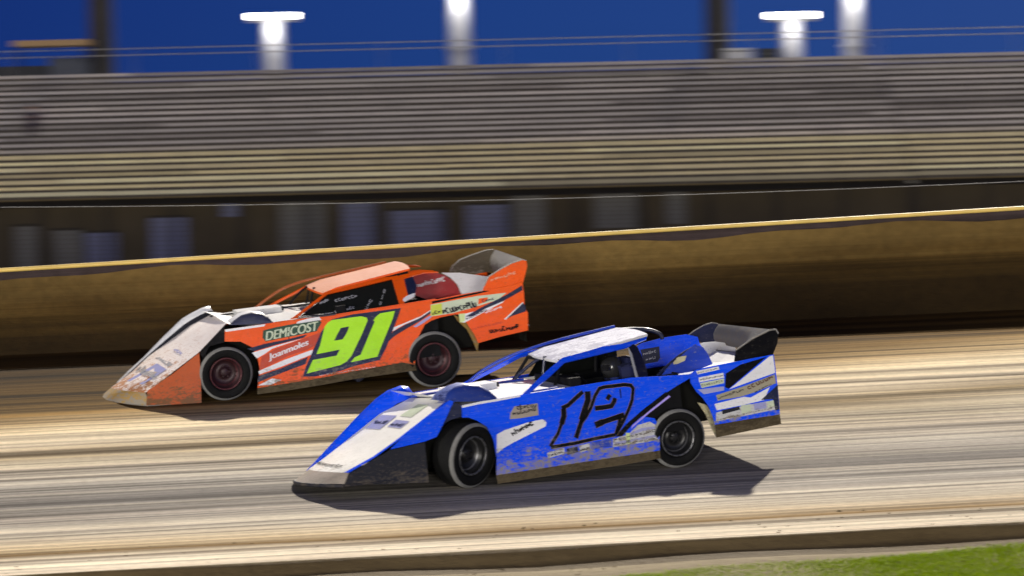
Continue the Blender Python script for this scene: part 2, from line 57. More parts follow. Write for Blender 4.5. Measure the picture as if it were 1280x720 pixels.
DIRT = (.24, .215, .18)
def paint(name, c, rough=.32, dirt=.5, spec=.3, dirtcol=DIRT, coat=.22, low=(.05, .55)):
    """body paint with mud splatter that grows towards the sills"""
    m, nt, b = new_mat(name)
    v = mapping(nt, (1, 1, 1))
    tc = nd(nt, 'ShaderNodeTexCoord'); sx = nd(nt, 'ShaderNodeSeparateXYZ'); nt.links.new(tc.outputs['Object'], sx.inputs[0])
    g = nd(nt, 'ShaderNodeMapRange'); g.inputs['From Min'].default_value = low[0]; g.inputs['From Max'].default_value = low[1]
    g.inputs['To Min'].default_value = .25; g.inputs['To Max'].default_value = -.03
    nt.links.new(sx.outputs['Z'], g.inputs['Value'])
    n1 = noise(nt, mapping(nt, (6, 6, 15)), 1.0, 10, .74)
    n2 = noise(nt, mapping(nt, (26, 26, 40)), 1.0, 5, .7)
    n3 = noise(nt, mapping(nt, (3, 3, 22)), 1.0, 5, .6)
    s = math_(nt, 'ADD', n1, g.outputs[0])
    r1 = ramp(nt, [(.64, (0, 0, 0)), (.71, (1, 1, 1))]); nt.links.new(s, r1.inputs[0])
    r2 = ramp(nt, [(.585, (0, 0, 0)), (.655, (1, 1, 1))]); nt.links.new(math_(nt, 'ADD', n2, math_(nt, 'MULTIPLY', g.outputs[0], .5)), r2.inputs[0])
    r3 = ramp(nt, [(.45, (0, 0, 0)), (.8, (1, 1, 1))]); nt.links.new(n3, r3.inputs[0])
    f = math_(nt, 'ADD', math_(nt, 'MULTIPLY', r1.outputs[0], 1.15), math_(nt, 'MULTIPLY', r2.outputs[0], .9))
    f = math_(nt, 'ADD', f, math_(nt, 'MULTIPLY', r3.outputs[0], .22))
    f = math_(nt, 'MULTIPLY', f, dirt, True)
    tone = mixrgb(nt, c, tuple(x * .82 for x in c), noise(nt, mapping(nt, (1.3, 1.3, 4)), 2.0, 3))
    nt.links.new(mixrgb(nt, tone, dirtcol, f), b.inputs['Base Color'])
    rr = nd(nt, 'ShaderNodeMapRange'); rr.inputs['To Min'].default_value = rough; rr.inputs['To Max'].default_value = .85
    nt.links.new(f, rr.inputs['Value']); nt.links.new(rr.outputs[0], b.inputs['Roughness'])
    b.inputs['Specular IOR Level'].default_value = spec
    b.inputs['Coat Weight'].default_value = coat; b.inputs['Coat Roughness'].default_value = .12
    bump(nt, b, noise(nt, mapping(nt, (2.4, 2.4, 3.4)), 1.0, 5, .62), .45, .035)
    return m
def plain(name, c, rough=.6, metal=0, var=.25, scale=8, spec=.5, b_str=0, emit=None):
    m, nt, b = new_mat(name)
    n = noise(nt, mapping(nt, (1, 1, 1)), scale, 5, .65)
    nt.links.new(mixrgb(nt, tuple(x * (1 - var) for x in c), tuple(min(1, x * (1 + var)) for x in c), n), b.inputs['Base Color'])
    b.inputs['Roughness'].default_value = rough; b.inputs['Metallic'].default_value = metal
    b.inputs['Specular IOR Level'].default_value = spec
    if b_str: bump(nt, b, n, b_str, .02)
    if emit:
        b.inputs['Emission Color'].default_value = (*emit[0], 1); b.inputs['Emission Strength'].default_value = emit[1]
    return m

paint('blue', (.003, .075, .90), .26, .5)
paint('deepblue', (.015, .05, .42), .35, .5)
paint('navy', (.010, .014, .045), .45, .35, spec=.25)
paint('white', (.78, .78, .8), .4, .55)
paint('nosewhite', (.90, .88, .83), .45, .5, low=(.15, .55))
paint('nose_peach', (.90, .83, .79), .42, .8, low=(.15, .85), dirtcol=(.36, .15, .055))
paint('offwhite', (.55, .55, .55), .45, .85)
paint('mintwhite', (.55, .62, .45), .45, .6)
paint('lavender', (.33, .34, .60), .45, .6)
paint('lilac', (.42, .33, .85), .35, .3)
paint('beige', (.34, .29, .24), .5, .7)
paint('sand', (.34, .31, .22), .5, .7)
paint('dirtpatch', (.16, .15, .13), .7, .9)
paint('limepale', (.60, .72, .32), .45, .4)
paint('black', (.003, .003, .004), .5, .14, spec=.1, coat=0)
paint('charcoal', (.012, .013, .020), .55, .45, spec=.25, coat=0, dirtcol=(.085, .07, .055))
paint('rust', (.10, .04, .02), .6, .5)
paint('rustgrey', (.24, .16, .11), .6, .5)
paint('orange', (.82, .098, .003), .28, .6, dirtcol=(.20, .07, .02))
paint('orange_dark', (.46, .080, .010), .5, .8, low=(.0, .55), dirtcol=(.16, .075, .03))
paint('roof_orange', (.74, .36, .22), .45, .7, dirtcol=(.55, .20, .08))
paint('roof_white', (.62, .63, .72), .45, .75, low=(1.1, 1.5), dirtcol=(.33, .33, .42))
paint('redorange', (.50, .055, .012), .4, .45)
paint('rustorange', (.30, .07, .012), .4, .45)
paint('crimson', (.32, .012, .018), .35, .25)
paint('lime', (.40, .80, .008), .35, .22)
paint('yellowgreen', (.55, .62, .06), .4, .4)
paint('darkgreen', (.015, .06, .03), .4, .4)
paint('cream', (.55, .50, .30), .6, .7)
paint('ochre', (.36, .22, .05), .7, .7)
paint('silver', (.36, .36, .38), .4, .4)
paint('bulge_top', (.16, .20, .48), .5, .9, dirtcol=(.02, .03, .12), low=(.8, 1.3))
paint('bulge_blue', (.014, .035, .22), .4, .45)
paint('bulge_navy', (.035, .04, .075), .4, .45)
paint('skirt', (.055, .042, .024), .9, .35, coat=0, spec=.1, dirtcol=(.11, .085, .05))
paint('spoiler_grey', (.20, .195, .185), .55, .6, low=(.9, 1.4), coat=0)
paint('spoiler_pale', (.38, .36, .32), .5, .6, low=(.9, 1.4), coat=0)
paint('fin_brown', (.06, .045, .025), .5, .4, low=(.9, 1.2), coat=0)
plain('netblack', (.006, .007, .006), .7, spec=.12, var=.5, scale=30)
plain('cockpit_black', (.006, .006, .007), .75, spec=.12, var=.4, scale=14)
plain('chassis_black', (.006, .006, .005), .8, spec=.12)
plain('steel_bar', (.05, .05, .055), .45, .6)
plain('rubber', (.006, .006, .006), .72, spec=.12, var=.4, scale=20, b_str=.3)
plain('rubber_dusty', (.15, .148, .14), .85, var=.45, scale=14, b_str=.2)
plain('rim_black', (.014, .014, .015), .4, .3)
plain('rim_grey', (.13, .13, .135), .4, .6, var=.5, scale=12)
plain('rim_maroon', (.030, .010, .013), .5, .2, var=.5, scale=14)
plain('rim_rust', (.075, .018, .022), .5, .3, var=.5, scale=14)
plain('suit_dark', (.012, .013, .03), .8)
plain('suit_blue', (.02, .04, .22), .8)
plain('helmet_black', (.02, .02, .022), .2, var=.2)
plain('visor', (.01, .01, .012), .08)
plain('skin', (.42, .24, .17), .6, var=.1)
plain('seat_blue', (.008, .012, .06), .7)
paint('pillar_navy', (.005, .006, .022), .5, .2, spec=.2)

# ------------------------------------------------------------------ helpers
class MB:
    """collects polygons with material slots and links them as one mesh object"""
    def __init__(self): self.v, self.f, self.m, self.mats, self.sm = [], [], [], [], []
    def mi(self, m):
        if m not in self.mats: self.mats.append(m)
        return self.mats.index(m)
    def face(self, pts, m, smooth=False):
        b = len(self.v); self.v += [tuple(p) for p in pts]
        self.f.append(tuple(range(b, b + len(pts)))); self.m.append(self.mi(m)); self.sm.append(smooth)
    def mesh(self, verts, faces, m, smooth=False):
        b = len(self.v); self.v += [tuple(p) for p in verts]; k = self.mi(m) if isinstance(m, str) else None
        for i, f in enumerate(faces):
            self.f.append(tuple(b + j for j in f)); self.m.append(k if k is not None else self.mi(m[i])); self.sm.append(smooth)
    def prism(self, pts, vec, m, mside=None):
        """closed solid: polygon pts pushed along vec"""
        pts = [Vector(p) for p in pts]; vec = Vector(vec); q = [p + vec for p in pts]; n = len(pts)
        nrm = Vector((0, 0, 0))
        for i in range(n): nrm += pts[i].cross(pts[(i + 1) % n])
        if nrm.dot(vec) > 0: pts, q = pts[::-1], q[::-1]
        b = len(self.v); self.v += [tuple(p) for p in pts + q]
        k = self.mi(m); ks = self.mi(mside or m)
        self.f.append(tuple(range(b, b + n))); self.m.append(k); self.sm.append(False)
        self.f.append(tuple(range(b + 2 * n - 1, b + n - 1, -1))); self.m.append(ks); self.sm.append(False)
        for i in range(n):
            j = (i + 1) % n
            self.f.append((b + j, b + i, b + n + i, b + n + j)); self.m.append(ks); self.sm.append(False)
    def box(self, c, s, m, rot=None):
        x, y, z = (a / 2 for a in s); c = Vector(c)
        vs = [Vector((sx * x, sy * y, sz * z)) for sz in (-1, 1) for sy in (-1, 1) for sx in (-1, 1)]
        if rot: vs = [rot @ p for p in vs]
        self.mesh([c + p for p in vs], [(0, 2, 3, 1), (4, 5, 7, 6), (0, 1, 5, 4), (2, 6, 7, 3), (0, 4, 6, 2), (1, 3, 7, 5)], m)
    def tube(self, pts, r, m, n=10, close=True):
        pts = [Vector(p) for p in pts]; rs = r if isinstance(r, (list, tuple)) else [r] * len(pts)
        vs, fs = [], []
        up = None
        for i, p in enumerate(pts):
            d = (pts[min(i + 1, len(pts) - 1)] - pts[max(i - 1, 0)]).normalized()
            if up is None:
                up = Vector((0, 0, 1)) if abs(d.z) < .9 else Vector((1, 0, 0))
            a = d.cross(up).normalized(); up = a.cross(d).normalized()
            for k in range(n):
                t = 2 * math.pi * k / n
                vs.append(p + rs[i] * (math.cos(t) * a + math.sin(t) * up))
        for i in range(len(pts) - 1):
            for k in range(n):
                fs.append((i * n + k, (i + 1) * n + k, (i + 1) * n + (k + 1) % n, i * n + (k + 1) % n))
        self.mesh(vs, fs, m, True)
        if close:
            self.face([vs[k] for k in range(n)][::-1], m); self.face([vs[(len(pts) - 1) * n + k] for k in range(n)], m)
    def lathe(self, prof, mats, n=48):
        """profile [(radius, y)] turned about the y axis"""
        vs, fs, ms = [], [], []
        for r, y in prof:
            for k in range(n):
                t = 2 * math.pi * k / n; vs.append((r * math.cos(t), y, r * math.sin(t)))
        for i in range(len(prof) - 1):
            for k in range(n):
                fs.append((i * n + k, i * n + (k + 1) % n, (i + 1) * n + (k + 1) % n, (i + 1) * n + k)); ms.append(mats[i])
        self.mesh(vs, fs, ms, True)
    def build(self, name, parent=None, mat=None):
        me = bpy.data.meshes.new(name); me.from_pydata(self.v, [], self.f)
        for m in self.mats: me.materials.append(MATS[m])
        me.polygons.foreach_set('material_index', self.m); me.polygons.foreach_set('use_smooth', self.sm)
        me.update()
        o = bpy.data.objects.new(name, me); col.objects.link(o)
        if parent: o.parent = parent
        if mat is not None: o.matrix_local = mat
        return o

def tag(o, label=None, cat=None, group=None, kind=None):
    if label: o['label'] = label
    if cat: o['category'] = cat
    if group: o['group'] = group
    if kind: o['kind'] = kind
    return o
def empty(name, mat, label, cat, group=None):
    o = bpy.data.objects.new(name, None); o.empty_display_size = .3; col.objects.link(o)
    o.matrix_world = mat if isinstance(mat, Matrix) else Matrix.Translation(mat)
    return tag(o, label, cat, group)
def frame(o, x, y, z):
    m = Matrix.Identity(4)
    for i in range(3): m[i][0], m[i][1], m[i][2], m[i][3] = x[i], y[i], z[i], o[i]
    return m
def ribbon(pts, w):
    """outline of a stroked 2D polyline with mitred corners"""
    P = [Vector(p) for p in pts]; l, r = [], []
    for i, p in enumerate(P):
        a = (P[i] - P[i - 1]).normalized() if i else None
        b = (P[i + 1] - P[i]).normalized() if i < len(P) - 1 else None
        t = ((a or b) + (b or a)).normalized(); n = Vector((-t.y, t.x))
        k = 1 / max(.6, n.dot(Vector((-(b or a).y, (b or a).x))))
        l.append(p + n * w / 2 * k); r.append(p - n * w / 2 * k)
    return [[l[i], l[i + 1], r[i + 1], r[i]] for i in range(len(P) - 1)]

_font_cache = {}
def text2d(s):
    """glyph outlines of a word as flat 2D triangles, height about 0.7"""
    if s not in _font_cache:
        cu = bpy.data.curves.new('lettering', 'FONT'); cu.body = s
        o = bpy.data.objects.new('lettering', cu); col.objects.link(o)
        bpy.context.view_layer.update()
        dg = bpy.context.evaluated_depsgraph_get(); me = o.evaluated_get(dg).to_mesh()
        vs = [(v.co.x, v.co.y) for v in me.vertices]; fs = [tuple(p.vertices) for p in me.polygons]
        o.evaluated_get(dg).to_mesh_clear(); bpy.data.objects.remove(o); bpy.data.curves.remove(cu)
        _font_cache[s] = (vs, fs)
    return _font_cache[s]
def scribble(a, b, h, n, slant, rnd):
    """lettering too small to read: n little looped strokes of uneven height along a-b"""
    a, b = Vector(a), Vector(b); d = (b - a) / n; L = d.length; t = d.normalized(); u = Vector((-t.y, t.x))
    if u.y < 0: u = -u
    out = []; w = min(L * .34, h * .24)
    for i in range(n):
        o = a + d * i; hh = h * rnd.choice((.62, .7, .78, 1.0)); x0 = rnd.uniform(0, .12)
        pt = lambda x, y: tuple(o + t * (L * x + slant * hh * y * .5) + u * hh * y)
        k = rnd.randrange(4); x1 = rnd.uniform(.6, .8)
        if k == 0: st = [[(x0, 0), (x0 + .04, 1)], [(x0, .5), (x1, .62), (x1, .05)]]
        elif k == 1: st = [[(x1, .85), (x0 + .1, .9), (x0, .4), (x0 + .2, .02), (x1, .1)]]
        elif k == 2: st = [[(x0, .02), (x0, .85)], [(x0, .8), (x1, .75), (x1 - .1, .4), (x0, .42)], ]
        else: st = [[(x0, .9), (x0 + .1, .05), (x1, .12), (x1, .9)]]
        for s in st: out += ribbon([pt(*p) for p in s], w * rnd.uniform(.75, 1.15))
    return out

# ------------------------------------------------------------------ track frame
P0 = Vector((0.6292, 40.0, 0.04372)); TA = Vector((0.98965, 0.142739, 0.0147495)); TB = Vector((-0.143499, 0.984409, 0.101720)); TN = Vector((0, -0.102784, 0.994704))
TM = frame(P0, TA, TB, TN)
# ------------------------------------------------------------------ wheels
def wheel(root, name, x, y, r, w, steer, camber, rim, side):
    m = Matrix.Translation((x, y - side * w / 2, r)) @ Matrix.Rotation(steer, 4, 'Z') @ Matrix.Rotation(camber, 4, 'X')
    if side < 0: m = m @ Matrix.Rotation(math.pi, 4, 'Z')
    h = w / 2; q = .60 * r
    ra, rb = rim
    d = MB()
    d.lathe([(q * .92, h - .05), (q * .80, h - .10), (q * .74, h - .11), (q * .70, h - .125), (q * .36, h - .15), (q * .32, h - .10), (q * .18, h - .085), (.001, h - .085)],
            [ra, rb, ra, ra, ra, ra, ra])
    for k in range(5):
        t = 2 * math.pi * k / 5 + .3
        d.tube([(q * .25 * math.cos(t), h - .10, q * .25 * math.sin(t)), (q * .25 * math.cos(t), h - .068, q * .25 * math.sin(t))], .011, ra, 6)
    d.lathe([(q * .92, -h + .03), (q * .2, -h + .12), (.001, -h + .12)], [ra, ra])
    W = d.build(name, root, m)
    t = MB()
    t.lathe([(q, h - .03), (q + .012, h - .006), (q + .03, h + .002), (r * .80, h + .008), (r * .90, h + .004), (r * .97, h - .012), (r * .992, h - .03), (r, h - .06),
             (r, .03), (r, -.03), (r, -h + .06), (r * .992, -h + .03), (r * .95, -h + .01), (r * .8, -h), (q, -h + .03)],
            ['rubber', 'rubber', 'rubber', 'rubber', 'rubber_dusty', 'rubber_dusty'] + ['rubber'] * 14, 64)
    t.build('tyre', W)
    g = MB()
    g.lathe([(q * 1.005, h - .032), (q * 1.0, h - .012), (q * .955, h - .006), (q * .90, h - .018), (q * .88, h - .06), (q * .92, h - .09)], [rb, rb, rb, ra, ra], 56)
    for k in range(16):
        a = 2 * math.pi * k / 16
        g.tube([(q * .95 * math.cos(a), h - .012, q * .95 * math.sin(a)), (q * .95 * math.cos(a), h + .002, q * .95 * math.sin(a))], .007, ra, 6)
    g.build('rim', W)
    return W

# ------------------------------------------------------------------ race cars
YS, KT = .97, .05
def sidept(p, layer=0, s=1): return (p[0], s * (YS - KT * (p[1] - .3) + layer * .0016), p[1])
def race_car(D, S):
    rnd = random.Random(S['seed'])
    root = empty('race_car', frame(D['O'], D['M_x'], D['M_y'], D['M_z']), S['label'], 'race car', 'race cars on the dirt track')
    BM = frame(D['BO'], *[[D['BM'][i][j] for i in range(3)] for j in range(3)])
    B = lambda mb, name, lab=None: tag(mb.build(name, root, BM), lab)
    top = D['top']
    def zt(x):
        if x >= top[0][0]: return top[0][1]
        for (x0, z0), (x1, z1) in zip(top, top[1:]):
            if x1 <= x <= x0: return z0 + (z1 - z0) * (x - x0) / (x1 - x0)
        return top[-1][1]
    main = S['paint']
    # --- side panels, with the graphics in their own mesh
    names = ['door_panel', 'quarter_panel'] + ['nose_side'] * 3
    door, quarter = MB(), MB(); nose = MB()
    for i, (m, pts) in enumerate(D['side']):
        mb = (door, quarter, nose, nose, nose)[i]
        mb.prism([sidept(p, -.2 * i * (i > 1)) for p in pts], (0, -.012, 0), m)
    for m, l, pts in D['decals']:
        cx = sum(p[0] for p in pts) / len(pts)
        (quarter if cx < -.15 and not (S['seed'] == 2 and cx > -.02) else door).face([sidept(p, l) for p in pts], m)
    for m, l, a, b, h, n, s in D['scrib']:
        mb = quarter if (a[0] + b[0]) / 2 < -.15 else door
        for q in scribble(a, b, h, n, -s, rnd): mb.face([sidept(p, l + .5) for p in q], m)
    for m, l, t, a, b, h, s in D['text']:
        vs, fs = text2d(t); x0 = min(v[0] for v in vs); x1 = max(v[0] for v in vs)
        a_, b_ = Vector(a), Vector(b); tt = (b_ - a_); u = Vector((tt.y, -tt.x)).normalized()
        if u.y < 0: u = -u
        tn = tt.normalized()
        bold = (0, .012, -.012) if S['seed'] else (0,)
        for off in (0, .008):
            pv = [sidept(tuple(a_ + tt * ((v[0] - x0) / (x1 - x0)) + tn * (s * h * v[1] + off) + u * (h * v[1] / .7)), l + .5 + off * 20) for v in vs]
            door.mesh(pv, fs, m)
    B(door, 'door_panel'); B(quarter, 'quarter_panel'); B(nose, 'nose_side')
    num = MB()
    for m, l, w, pts in D['strokes']:
        for q in ribbon(pts, w * 1.18 + .008): num.face([sidept(p, l - .5) for p in q], 'rustgrey')
        for q in ribbon(pts, w * 1.18): num.face([sidept(p, l) for p in q], m)
    for m, l, pts in D['number']: num.face([sidept(p, l) for p in pts], m)
    B(num, 'door_number', S['numlabel'])
    sk = MB()
    for pts in D['skirt']: sk.prism([sidept(p, -3) for p in pts], (0, -.01, 0), 'skirt')
    B(sk, 'rocker_skirt')
    # right-hand side of the body
    for i, nm in enumerate(('door_panel', 'quarter_panel')):
        mb = MB(); m, pts = D['side'][i]; mb.prism([sidept((p[0], max(p[1], .64) if i else p[1]), 0, -1) for p in pts], (0, .012, 0), m); B(mb, nm)
    # --- nose
    near = [Vector(p) for p in D['nose_near']]; far = [Vector(p) for p in D['nose_far']]; tip = Vector(D['nose_tip'])
    ts = [0, .05, .13, .25, .4, .55, .7, .85, 1]; rows = []
    n = len(near)
    fine = [i / 2 for i in range(2 * (n - 1) + 1)]
    def lerp(P, s): i = min(int(s), n - 2); return P[i].lerp(P[i + 1], s - i)
    d0 = tip.x - (near[0].x + far[0].x) / 2; dz = tip.z - (near[0].z + far[0].z) / 2
    for s in fine:
        a, c = lerp(near, s), lerp(far, s); k = max(0, 1 - s / 2.2)
        row = []
        for t in ts:
            q = 4 * t * (1 - t); p = a.lerp(c, t)
            p.x += d0 * q * k; p.z += q * (.012 + dz * k * .6)
            row.append(p)
        rows.append(row)
    nb = MB(); w = len(ts); vs = [p for r_ in rows for p in r_]; fs, ms = [], []
    for i in range(len(rows) - 1):
        for j in range(w - 1):
            fs.append((i * w + j, (i + 1) * w + j, (i + 1) * w + j + 1, i * w + j + 1))
            ms.append(S['lip'] if i < 2 else (S['edge'] if j == 0 else S['nosem']))
    nb.mesh(vs, fs, ms, True)
    # underside of the nose
    und = [Vector((p.x, p.y, p.z - .02)) for p in rows[0]] + [Vector((2.6, -.6, .2)), Vector((2.6, .6, .2))]
    nb.face(und, 'chassis_black')
    for q in S['nose_marks']:
        for (s0, s1, t0, t1, m) in (q,):
            pts = []
            for (s, t) in ((s0, t0), (s1, t0), (s1, t1), (s0, t1)):
                a, c = lerp(near, s), lerp(far, s); k = max(0, 1 - s / 2.2); qq = 4 * t * (1 - t); p = a.lerp(c, t)
                p.x += d0 * qq * k; p.z += qq * (.012 + dz * k * .6) + .006; pts.append(p)
            nb.face(pts, m)
    for (s0, t0, t1, h, cnt, m) in S['nose_scrib']:
        for q in scribble((t0, s0), (t1, s0), h, cnt, 0, rnd):
            pts = []
            for p in q:
                t, s = p[0], p[1]
                a, c = lerp(near, s), lerp(far, s); k = max(0, 1 - s / 2.2); qq = 4 * t * (1 - t); pp = a.lerp(c, t)
                pp.x += d0 * qq * k; pp.z += qq * (.012 + dz * k * .6) + .009; pts.append(pp)
            nb.face(pts, m)
    B(nb, 'nose_cover')
    sp = MB(); sp.tube([p + Vector((0, 0, -.012)) for p in rows[0]], .02, S['lipbar']); sp.tube([rows[0][0] + Vector((0, 0, -.012)), Vector((D['side'][4][1][4][0] if S['seed'] == 1 else D['side'][2][1][4][0], .95, rows[0][0].z - .06))], .016, S['lipbar'])
    B(sp, 'splitter_lip')
    # raised fender flare on the far side of the nose
    fl = [Vector(p) for p in D['flare']]; fb = MB(); rings = []
    def farz(x):
        P = far
        if x >= P[0].x: return P[0].z
        for a, c in zip(P, P[1:]):
            if c.x <= x <= a.x: return a.z + (c.z - a.z) * (a.x - x) / max(1e-6, a.x - c.x)
        return P[-1].z
    for p in fl:
        zb = min(farz(p.x), p.z - .005); h = p.z - zb
        rings.append([Vector((p.x, -.74, zb - .03)), Vector((p.x, -.79, zb + h * .45)), Vector((p.x, -.83, zb + h * .82)), Vector((p.x, -.88, p.z)), Vector((p.x, -.93, p.z - h * .12 - .01)), Vector((p.x, -.965, p.z - h * .5 - .03)), Vector((p.x, -.975, min(zb, .2)))])
    k = len(rings[0]); vs = [p for r_ in rings for p in r_]; fs, ms = [], []
    for i in range(len(rings) - 1):
        for j in range(k - 1):
            fs.append((i * k + j, i * k + j + 1, (i + 1) * k + j + 1, (i + 1) * k + j)); ms.append(S['flare'][0] if j < S['fk'] else S['flare'][1])
    fb.mesh(vs, fs, ms, True); fb.face(rings[-1], S['flare'][0])
    B(fb, 'fender_flare')
    # bulge over the left front wheel
    bl = [Vector(p) for p in D['bulge']]; bb = MB()
    base = min(bl[0].z, bl[-1].z) - .04
    secs = []
    for yy, kk, sh in ((.932, .35, 0), (.925, .62, 0), (.905, .84, 0), (.87, .96, 0), (.80, 1.0, 0), (.66, .98, 0), (.56, .85, .0), (.48, .55, 0), (.44, .1, 0)):
        secs.append([Vector((p.x, yy, zt(p.x) - .02 + (p.z - zt(p.x)) * kk if p.z > zt(p.x) else zt(p.x) - .02)) for p in bl])
    k = len(bl); vs = [p for r_ in secs for p in r_]; fs, ms = [], []
    for i in range(len(secs) - 1):
        for j in range(k - 1): fs.append((i * k + j, i * k + j + 1, (i + 1) * k + j + 1, (i + 1) * k + j)); ms.append(S['bulge'][0] if i < 3 else S['bulge'][1])
    bb.mesh(vs, fs, ms, True); bb.face(secs[0], S['bulge'][0])
    B(bb, 'fender_bulge')
    # --- hood and decks
    hd = MB(); xs = [p[0] for p in top if p[0] > 1.15] + [1.15]
    vs, fs = [], []
    ys = (.93, .6, .2, -.2, -.6, -.9)
    for x in xs:
        for y in ys: vs.append((x, y, zt(x) - .006 + .02 * (1 - (y / .93) ** 2)))
    w = len(ys)
    for i in range(len(xs) - 1):
        for j in range(w - 1): fs.append((i * w + j, (i + 1) * w + j, (i + 1) * w + j + 1, i * w + j + 1))
    hd.mesh(vs, fs, S['hood'], False)
    hd.box((1.95, -.1, zt(1.95) + .045), (.55, .34, .07), S['hood']); hd.box((1.66, -.1, zt(1.66) + .05), (.03, .32, .05), 'cockpit_black')
    hd.prism([(1.62, .90, zt(1.62) + .014), (1.3, .90, zt(1.3) + .014), (1.3, .86, zt(1.3) + .02), (1.62, .86, zt(1.62) + .02)], (0, 0, -.01), S['hoodline'])
    for q in ((1.2, 2.5, -.32),): hd.prism([(q[0], q[2], zt(1.5) + .03), (q[1], q[2] - .05, zt(2.3) + .03), (q[1], q[2] - .1, zt(2.3) + .03), (q[0], q[2] - .06, zt(1.5) + .03)], (0, 0, -.02), S['hoodline'])
    B(hd, 'hood')
    rd = MB(); xs = [-.1] + [p[0] for p in top if p[0] < -.1]; vs, fs = [], []
    for x in xs:
        for y in ys: vs.append((x, y * .99, zt(x) - .02 - S['drop'] * min(1, (.93 - y) / 1.4) * min(1, (x + 1.25) / .25 if x < -1 else 1)))
    for i in range(len(xs) - 1):
        for j in range(w - 1): fs.append((i * w + j, (i + 1) * w + j, (i + 1) * w + j + 1, i * w + j + 1))
    rd.mesh(vs, fs, S['deck'])
    rd.mesh([(xs[-1], .92, zt(xs[-1]) - .02), (xs[-1], -.92, zt(xs[-1]) - .02), (xs[-1] + .02, -.92, .28), (xs[-1] + .02, .92, .28)], [(0, 1, 2, 3)], 'chassis_black')
    B(rd, 'rear_deck')
    ck = MB()
    zc = zt(.6) - .03
    ck.mesh([(1.16, .9, zc), (1.16, -.9, zc), (-.1, -.9, zc), (-.1, .9, zc), (1.16, .9, .25), (1.16, -.1, .25), (-.1, -.1, .25), (-.1, .9, .25), (1.16, -.1, zc - .03), (-.1, -.1, zc - .03)],
            [(4, 5, 6, 7), (0, 4, 7, 3), (8, 5, 4, 0), (3, 7, 6, 9), (5, 8, 9, 6), (1, 2, 9, 8), (0, 1, 8), (2, 3, 9)], 'cockpit_black')
    ck.prism([(1.16, .92, zt(1.16) + .0), (-.1, .92, zt(-.1)), (-.1, .86, zt(-.1) - .005), (1.16, .86, zt(1.16) - .005)], (0, 0, -.02), main)
    ck.box((1.08, .35, zc + .05), (.12, 1.0, .12), 'cockpit_black')
    B(ck, 'cockpit_tub')
    st = MB(); st.box((.27, .30, .72), (.10, .42, .56), S['seat'], Matrix.Rotation(R(12), 3, 'Y')); st.box((.33, .33, .42), (.42, .44, .1), S['seat'])
    st.box((.30, .52, .86), (.22, .05, .24), S['seat']); st.box((.30, .08, .86), (.22, .05, .24), S['seat']); st.box((.22, .30, .98), (.1, .26, .16), S['seat'])
    B(st, 'seat')
    sw = MB(); c = Vector((.78, .33, .80)); pts = [c + Vector((math.sin(a) * .06, math.cos(a) * .17, math.sin(a) * .16)) for a in [2 * math.pi * i / 20 for i in range(21)]]
    sw.tube(pts, .015, 'cockpit_black', 6); sw.tube([c, c + Vector((.3, 0, -.12))], .018, 'steel_bar', 6); sw.box(c, (.02, .3, .04), 'steel_bar'); B(sw, 'steering_wheel')
    # --- cage, roof and pillars
    cg = MB(); rn, rf = [Vector(p) for p in D['roof_near']], [Vector(p) for p in D['roof_far']]
    zn = [(rn[i].z + rf[i].z) / 2 for i in (0, 1)]
    cage = S['cage']
    for sy in (1, -1):
        cg.tube([(.22, sy * .60, .3), (.24, sy * .56, .85), (.24, sy * .47, zn[1] - .06)], .02, 'cockpit_black')
        cg.tube([(rn[1].x, sy * .47, zn[1] - .05), (rn[0].x, sy * .47, zn[0] - .05), (1.25, sy * .62, .84)], .02, 'cockpit_black')
    cg.tube([(.24, .47, zn[1] - .06), (.24, -.47, zn[1] - .06)], .02, 'cockpit_black'); cg.tube([(rn[0].x, .47, zn[0] - .05), (rn[0].x, -.47, zn[0] - .05)], .02, 'cockpit_black')
    cg.tube([(.24, .58, .4), (.24, -.45, zn[1] - .08)], .016, 'cockpit_black')
    B(cg, 'roll_cage')
    ro = MB(); vs, fs = [], []; nx, ny = 7, 9
    for i in range(nx):
        s = -.02 + 1.04 * i / (nx - 1)
        a, c = rn[0].lerp(rn[1], s), rf[0].lerp(rf[1], s)
        for j in range(ny):
            t = j / (ny - 1); p = a.lerp(c, t); q = 4 * t * (1 - t)
            p.z += .012 * q + (-.03 if i == 0 else 0); p.x += (.05 * q if i == 0 else 0) - (.03 * q if i == nx - 1 else 0)
            vs.append(p)
    fs = [(i * ny + j, i * ny + j + 1, (i + 1) * ny + j + 1, (i + 1) * ny + j) for i in range(nx - 1) for j in range(ny - 1)]
    ro.mesh(vs, fs, S['roof'], True)
    lo = [p - Vector((0, 0, .025)) for p in vs]; ro.mesh(lo, [f[::-1] for f in fs], 'cockpit_black')
    rim_ = [j for j in range(ny)] + [i * ny + ny - 1 for i in range(1, nx)] + [(nx - 1) * ny + j for j in range(ny - 2, -1, -1)] + [i * ny for i in range(nx - 2, 0, -1)]
    for a, c in zip(rim_, rim_[1:] + rim_[:1]): ro.face([vs[c], vs[a], lo[a], lo[c]], S['roofedge'])
    B(ro, 'roof')
